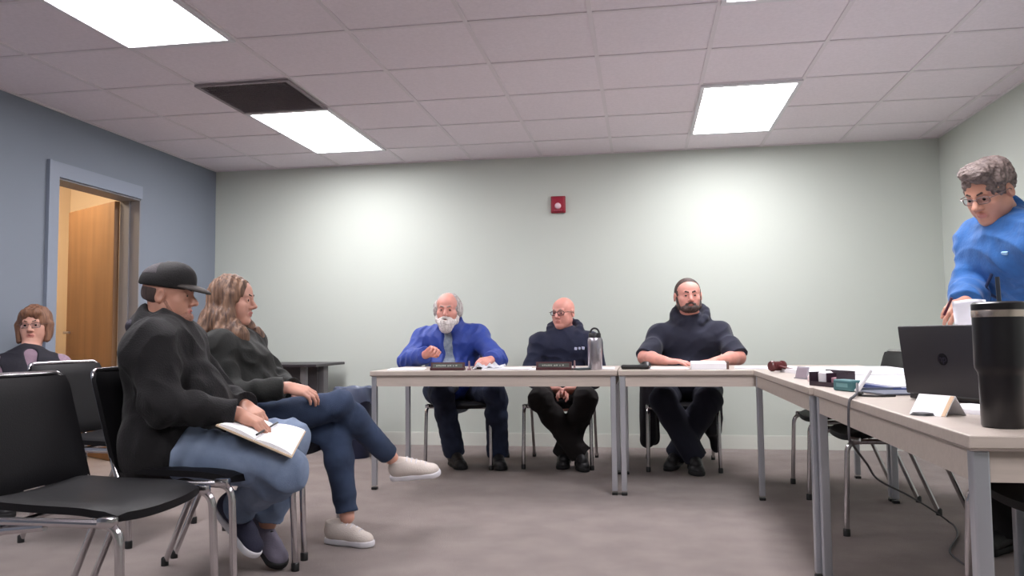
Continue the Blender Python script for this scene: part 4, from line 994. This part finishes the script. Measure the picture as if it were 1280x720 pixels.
P = torso(J, .040, b=1.04, belly=.35) + [cap(J['hR'] + A(-.01, 0, .03), J['hL'] + A(-.01, 0, .03), .14, .14, .05), cap(J['hR'] + A(-.03, -.0, -.02), J['hL'] + A(-.03, .0, -.02), .137, .137, .04)]
P += [cap(J['sR'], J['eR'], .078, .068, .025), cap(J['eR'], J['wR'] - unit(J['wR'] - J['eR']) * .015, .068, .050, .02, 1), cap(J['sL'], J['eL'], .078, .068, .025), cap(J['eL'], J['wL'] - unit(J['wL'] - J['eL']) * .015, .07, .052, .03, 1)]
P += collar(J['nk'] - F * .008, up, F, .084, .060, .019, .55)
P += [ell(J['nk'] - F * .07 + up * .02, A(.09, .05, .045), np.stack([side, F, up], 1), .03), folds(.009, 20, 5.1), folds(.007, 70, 30, J['eR'], .17, J['wR'] - J['eR']), folds(.006, 70, 31, J['eL'], .15, J['wL'] - J['eL']), folds(.009, 34, 32, J['sR'], .16, J['eR'] - J['sR']), folds(.010, 30, 33, pel + up * .12, .22, up)]
jk = blob('jacket', P, M['black_jacket'], root, h=.0048)
P = [tor(J['nk'] + up * .030, unit(up + .35 * F), .074, .011, 2.2, .01)]
blob('inner_collar', P, M['vest'], root, h=.004).parent = jk
P = [ecap(J['nk'] - F * .085 + side * .055 + up * .006, J['nk'] - F * .05 - side * .06 + up * .015, .03, .03, F, .8, .01)]
o = blob('collar_lining', [ell(J['nk'] - F * .080 + side * .02 + up * .030, A(.080, .036, .034), np.stack([side, F, up], 1), .01)], M['grey_collar'], root, h=.004); o.parent = jk
P = hips(J, .02, 1.08) + leg(J, 'R', .018, r=.98, w_end=.004, end=.93) + leg(J, 'L', .018, r=.98, w_end=.010, end=.93)
P += [folds(.006, 26, 6.1), folds(.010, 50, 35, J['kR'], .15, J['aR'] - J['kR']), folds(.009, 50, 36, J['hR'], .2, J['kR'] - J['hR']), folds(.010, 44, 37, J['aR'], .16, J['kR'] - J['aR']), folds(.010, 44, 38, J['aL'], .16, J['kL'] - J['aL'])]
blob('jeans', P, M['jeans_light'], root, h=.0048)
hR_ = A(*(-1.736, 3.020, 0.248)); tR_ = A(*(-1.430, 2.900, 0.008)); dd = unit(tR_ - hR_)
shoe(hR_, hR_ + dd * .30, A(.85, -.12, .5), J['aR'], root, M['shoe_navy'], M['rubber_white'], w=1.0, lace=M['rubber_white'])
tL_ = A(*(-1.447, 3.030, 0.018)); tL_[2] = .004; dd = unit(A(.72, -.45, -.42)); 
shoe(tL_ - dd * .28, tL_, A(.45, -.25, .85), J['aL'], root, M['shoe_grey'], M['rubber_black'], w=.98, lace=M['rubber_black'])
P = [H.ell((0, -.014, .018), (.087, .104, .090), .01), H.half((0, 0, .004), (0, .15, -1), .01), H.half((0, 0, -.052), (0, 0, -1), .02), folds(.002, 120, 39)]
P = [H.ell((0, -.020, .010), (.0795, .094, .082), .01), H.ell((0, .075, -.02), (.09, .08, .09), .01, 's'), H.half((0, 0, .045), (0, 0, 1), .01), H.half((0, 0, -.05), (0, -.3, -1), .01), H.ell((.09, -.006, -.012), (.03, .024, .038), .01, 's'), H.ell((-.09, -.006, -.012), (.03, .024, .038), .01, 's')]
blob('hair', P, M['hair_dark'], root, h=.003)
# cap: crown, button, brim, pale patch on the back
P = [H.ell((0, -.014, .046), (.094, .112, .092), .01), H.ell((0, .03, .075), (.075, .07, .062), .03), H.half((0, 0, .030), (0, -.10, -1), .008)]
cp = blob('cap', P, mat('cap_black', (.065, .055, .062), .8, bump=.2, bscale=160), root, h=.003)
P = [ell(H.P(0, .085, .030), A(.078, .080, .020), H.R @ np.array([[1, 0, 0], [0, cos(-.22), -sin(-.22)], [0, sin(-.22), cos(-.22)]]), .012), ell(H.P(0, .083, .016), A(.080, .083, .020), H.R @ np.array([[1, 0, 0], [0, cos(-.22), -sin(-.22)], [0, sin(-.22), cos(-.22)]]), .006, 's'), H.half((0, .045, 0), (0, -1, 0), .01)]
o = blob('brim', P, mat('brim_grey', (.22, .20, .19), .8, bump=.2, bscale=160), root, h=.0025); o.parent = cp
o = blob('button', [H.ell((0, -.012, .139), (.010, .010, .006), .003)], M['black_plastic'], root, h=.002); o.parent = cp
P = [H.ell((.012, -.040, .082), (.060, .078, .062), .005), H.half((.0, -.035, 0), (0, 1, 0), .002), H.half((0, 0, .085), (0, 0, -1), .002)]
o = blob('cap_panel', [H.ell((0, -.014, .046), (.0953, .1133, .0935), .01), H.half((0, -.03, .0), (0, 1, 0), .002), H.half((0, 0, .085), (0, 0, -1), .002)], mat('cap_grey_mesh', (.27, .25, .27), .8, bump=.3, bscale=260), root, h=.003); o.parent = cp
blob('beard', [H.ell((0, .06, -.090), (.05, .042, .03), .02), H.cap((-.07, .01, -.03), (-.055, .03, -.075), .007, .018, .02), H.cap((.07, .01, -.03), (.055, .03, -.075), .007, .018, .02), H.ell((0, .10, -.066), (.02, .03, .012), .004, 's'), folds(.0012, 140, 40)], mat('stubble', (.58, .42, .36), .8, var=.2, vscale=160), root, h=.0028)
brows(H, root, M['brow_dark']); eyes(H, root)
# open notebook on his lap
c0, c1, c2, c3 = [A(*p) for p in ((-1.490, 2.600, 0.635), (-1.231, 2.660, 0.516), (-1.309, 2.950, 0.571), (-1.574, 2.920, 0.625))]
nb = thing('notebook', 'open notebook with white pages on the lap of the capped man', 'notebook', tuple(c0))
def nbp(u, v, w_): # bilinear surface with thickness and a slight sag at the gutter
    p = c0 * (1 - u) * (1 - v) + c1 * u * (1 - v) + c2 * u * v + c3 * (1 - u) * v
    n = unit(np.cross(c1 - c0, c3 - c0)); return p + n * w_
def nslab(name, u0, u1, v0, v1, w0, w1, m, bulge=0.0, n_=10):
    bm = bmesh.new(); a, b = [], []
    for i in range(n_ + 1):
        ra, rb2 = [], []
        for j in range(3):
            u = u0 + (u1 - u0) * i / n_; v = v0 + (v1 - v0) * j / 2; bg = bulge * sin(pi * i / n_) ** .7
            ra.append(bm.verts.new(nbp(u, v, w0).tolist())); rb2.append(bm.verts.new(nbp(u, v, w1 + bg).tolist()))
        a.append(ra); b.append(rb2)
    for i in range(n_):
        for j in range(2):
            bm.faces.new((a[i][j], a[i][j + 1], a[i + 1][j + 1], a[i + 1][j])); bm.faces.new((b[i][j], b[i + 1][j], b[i + 1][j + 1], b[i][j + 1]))
    rg = lambda g: [g[i][0] for i in range(n_)] + [g[n_][0], g[n_][1]] + [g[i][2] for i in range(n_, 0, -1)] + [g[0][2], g[0][1]]
    x, y = rg(a), rg(b)
    for k in range(len(x)): bm.faces.new((x[k], x[(k + 1) % len(x)], y[(k + 1) % len(x)], y[k]))
    bmesh.ops.recalc_face_normals(bm, faces=bm.faces); me = bpy.data.meshes.new(name); bm.to_mesh(me); bm.free(); return put(name, me, m, nb, world=True)
nslab('cover', 0, 1, 0, 1, -.010, -.004, mat('cream_cover', (.78, .70, .60), .7))
nslab('pages', .03, .495, .02, .98, -.004, .001, M['paper'], .008); nslab('pages', .505, .98, .02, .98, -.004, .001, M['paper'], .008)
tag(MB().tube([nbp(.48, .10, .010).tolist(), nbp(.56, .93, .012).tolist()], .004, 10).build('pen', M['black_plastic'], smooth=True), 'black pen lying in the gutter of the open notebook', 'pen')

# ---------------- 6. long-haired woman, dark green jacket, blue jeans, legs crossed
root = thing('person', 'woman with long light brown hair, dark jacket and crossed legs beside the capped man', 'person', (-1.80, 3.45, 0))
J = arrs(dict(hR=(-1.78, 3.35, .545), hL=(-1.78, 3.54, .53), kR=(-1.377, 3.460, 0.626), kL=(-1.408, 3.500, 0.475), aR=(-1.207, 3.700, 0.352), aL=(-1.337, 3.460, 0.121),
    sR=(-1.903, 3.320, 0.888), sL=(-1.931, 3.660, 0.914), eR=(-1.808, 3.240, 0.685), eL=(-1.755, 3.600, 0.720), wR=(-1.552, 3.300, 0.716), wL=(-1.605, 3.480, 0.697), nk=(-1.950, 3.480, 0.954)))
H = Head((-1.927, 3.500, 1.118), (.985, .16, -.04), .0, .97)
ex = hand(J['wR'], (.93, .25, -.22), (.1, .45, -.85), True, .55, thumb=.5, sc=.92) + hand(J['wL'], (.85, -.35, -.20), (0, .1, -1), False, .55, sc=.92)
body(root, J, H, M['skin'], ex, b=.80, h=.0038, neck=.047, chest=1.0, hp=dict(nose=.95, wide=.93))
pel, sh, side, up, F = frameof(J)
P = torso(J, .028, b=.84, belly=.1, k=.035) + [ell(lerp(pel, sh, .72) + F * .085, A(.12, .065, .07), np.stack([side, F, up], 1), .04)]
P += [cap(J['sR'], J['eR'], .062, .058, .025), cap(J['eR'], J['wR'] - unit(J['wR'] - J['eR']) * .02, .058, .044, .02, 1), cap(J['sL'], J['eL'], .062, .058, .025), cap(J['eL'], J['wL'] - unit(J['wL'] - J['eL']) * .02, .058, .044, .02, 1)]
P += [cap(J['hR'] + A(-.03, 0, .02), J['hL'] + A(-.03, 0, .02), .112, .112, .04)] + collar(J['nk'], up, F, .070, .04, .016, .2)
P += [folds(.008, 22, 7.1), folds(.006, 75, 41, J['eR'], .16, J['wR'] - J['eR']), folds(.007, 50, 42, J['eL'], .15, J['wL'] - J['eL'])]
blob('jacket', P, M['green_jacket'], root, h=.0048)
P = hips(J, .012, .95)
for sd, e_ in (('R', .94), ('L', .93)): P += leg(J, sd, .008, r=.98, end=e_, w_end=.006)
P += [folds(.0018, 30, 8.1), folds(.004, 60, 43, J['kR'], .14, J['aR'] - J['kR']), folds(.004, 60, 44, J['aL'], .14, J['kL'] - J['aL']), folds(.004, 55, 45, J['hR'], .2, J['kR'] - J['hR'])]
blob('jeans', P, M['jeans_blue'], root, h=.0045)
dl_ = unit(A(.94, -.20, 0)); tl_ = A(*(-1.194, 3.420, 0.029)); tl_[2] = .001
shoe(tl_ - dl_ * .262, tl_, (0, 0, 1), J['aL'], root, M['shoe_cream'], M['rubber_white'], w=.9, lace=M['rubber_white'])
hr_ = A(*(-1.229, 3.740, 0.238)); dr_ = unit(A(.95, .05, .10))
shoe(hr_, hr_ + dr_ * .262, A(-.1, -.25, 1), J['aR'], root, M['shoe_cream'], M['rubber_white'], w=.9, lace=M['rubber_white'])
P = [H.ell((0, -.020, .030), (.091, .108, .100), .01), H.ell((0, -.06, -.05), (.086, .07, .12), .03)]
for sx in (1, -1):
    P += [H.cap((sx * .078, .012, .02), (sx * .088, .004, -.09), .028, .036, .02), H.cap((sx * .088, .004, -.09), (sx * .108, .075, -.175), .038, .042, .03), H.cap((sx * .108, .075, -.175), (sx * .110, .125, -.335), .044, .016, .03), H.cap((sx * .085, -.03, -.09), (sx * .125, .0, -.165), .04, .036, .03), H.cap((sx * .125, .0, -.165), (sx * .15, .05, -.25), .034, .012, .03)]
P += [H.cap((.05, -.07, -.08), (.09, -.12, -.17), .05, .045, .03), H.cap((.09, -.12, -.17), (.13, -.20, -.215), .036, .012, .03), H.cap((-.04, -.08, -.08), (-.04, -.12, -.22), .05, .04, .03), H.cap((.03, -.10, -.1), (.04, -.12, -.25), .05, .02, .03)]
P += [H.ell((0, .112, -.02), (.072, .085, .105), .012, 's'), H.cap((.0, .09, .07), (0, .14, -.02), .03, .06, .01, 's'), folds(.0018, 62, 46, ax=H.R[:, 1]), folds(.0018, 120, 47, ax=unit(H.R[:, 1] + .3 * H.R[:, 0])), folds(.0016, 240, 48, ax=H.R[:, 1])]
blob('hair', P, M['hair_long'], root, h=.003)
brows(H, root, M['brow_dark'], .003); eyes(H, root)

# ---------------- 7. woman with glasses by the doorway
root = thing('person', 'woman with auburn bob and glasses in a navy vest by the doorway', 'person', (-3.50, 4.24, 0))
F7 = unit(A(.72, -.70, 0)); S7 = np.cross(F7, (0, 0, 1)); B7 = A(-3.62, 4.18, 0)
g7 = lambda r, f, z: B7 + S7 * r + F7 * f + A(0, 0, z)
J = arrs(dict(hR=g7(.09, .02, .53), hL=g7(-.09, .02, .53), kR=g7(.11, .42, .50), kL=g7(-.11, .42, .50), aR=g7(.11, .40, .09), aL=g7(-.11, .40, .09), tR=g7(.12, .54, .03), tL=g7(-.12, .54, .03),
    sR=g7(.155, .05, .765), sL=g7(-.155, .03, .77), eR=g7(.20, .05, .60), eL=g7(-.20, .05, .60), wR=g7(.10, .24, .62), wL=g7(-.10, .24, .62), nk=g7(0, .04, .835)))
H = Head((-3.614, 4.220, 1.029), (.42, -.90, -.03), -.04, .93)
ex = hand(J['wR'], F7 - S7 * .6, (0, 0, -1), True, .5, sc=.9) + hand(J['wL'], F7 + S7 * .6, (0, 0, -1), False, .5, sc=.9)
body(root, J, H, M['skin'], ex, b=.92, belly=.2, neck=.048, hp=dict(nose=1.0, wide=1.02))
pel, sh, side, up, F = frameof(J)
P = torso(J, .014, b=.95, belly=.2) + arm(J, 'R', .024, end=.92, w_end=.01) + arm(J, 'L', .024, end=.92, w_end=.01) + [folds(.003, 26, 9.1)]
blob('sweater', P, M['pink_sleeve'], root, h=.005)
P = torso(J, .024, b=.97, belly=.25) + [folds(.005, 26, 9.4)]
for sd in 'RL': P.append(cap(J['s' + sd] - up * .06 + (J['s' + sd] - sh) * .36, J['s' + sd] + up * .03 + (J['s' + sd] - sh) * .36, .086, .086, .015, 0, 's'))
P += [ell(J['sR'] + unit(J['sR'] - sh) * .03 + F * .02 - up * .05, A(.085, .10, .12), np.stack([side, F, up], 1), .015, 's')]
P += [cap(J['nk'] + F * .08 + up * .03, lerp(pel, sh, .70) + F * .135, .034, .010, .01, 0, 's')]
blob('vest', P, M['vest'], root, h=.0045)
P = hips(J, .02) + leg(J, 'R', .018, w_end=.02) + leg(J, 'L', .018, w_end=.02) + [folds(.003, 30, 50)]
blob('trousers', P, M['black_pants'], root, h=.006)
for sd in 'RL':
    t0 = A(J['t' + sd][0], J['t' + sd][1], .001) + F7 * .02; shoe(t0 - F7 * .25, t0, (0, 0, 1), J['a' + sd], root, M['black_shoe'], M['rubber_black'], w=.9)
P = [H.ell((0, -.022, .030), (.098, .112, .104), .01), H.ell((0, -.05, -.04), (.098, .08, .085), .03), H.cap((.086, .0, .0), (.076, .022, -.10), .027, .022, .02), H.cap((-.086, .0, .0), (-.076, .022, -.10), .027, .022, .02),
     H.ell((0, .115, -.04), (.068, .085, .098), .012, 's'), H.ell((.0, .072, .078), (.066, .032, .030), .02), H.half((0, 0, -.125), (0, 0, -1), .02), folds(.003, 70, 51, ax=H.R[:, 0]), folds(.0016, 190, 52, ax=H.R[:, 0])]
blob('hair', P, M['hair_bob'], root, h=.003)
brows(H, root, M['brow_dark'], .003); eyes(H, root); glasses(H, root, M['specs_thin'], th=.0014, w=.026, hgt=.016)
# ------------------------------------------------------------------ camera, world, view
cam = bpy.data.cameras.new('camera'); co = bpy.data.objects.new('camera', cam); COL.objects.link(co)
cam.sensor_width = 36; cam.lens = 984.0 / 1280 * 36; cam.clip_start = .02; cam.clip_end = 60
pt, yw, ro = .0612, -.1628, -.0099
f_ = Vector((sin(yw) * cos(pt), cos(yw) * cos(pt), sin(pt))); r_ = Vector((cos(yw), -sin(yw), 0)); u_ = r_.cross(f_)
r2 = r_ * cos(ro) + u_ * sin(ro); u2 = -r_ * sin(ro) + u_ * cos(ro)
co.matrix_world = Matrix.Translation((0, 0, .9322)) @ Matrix((r2, u2, -f_)).transposed().to_4x4()
bpy.context.scene.camera = co
w = bpy.data.worlds.new('world'); bpy.context.scene.world = w; w.use_nodes = True
w.node_tree.nodes['Background'].inputs[0].default_value = (.5, .5, .55, 1); w.node_tree.nodes['Background'].inputs[1].default_value = .05
vs = bpy.context.scene.view_settings
vs.view_transform = 'Standard'; vs.look = 'None'; vs.gamma = 1.0; vs.use_curve_mapping = False; vs.exposure = 0.52
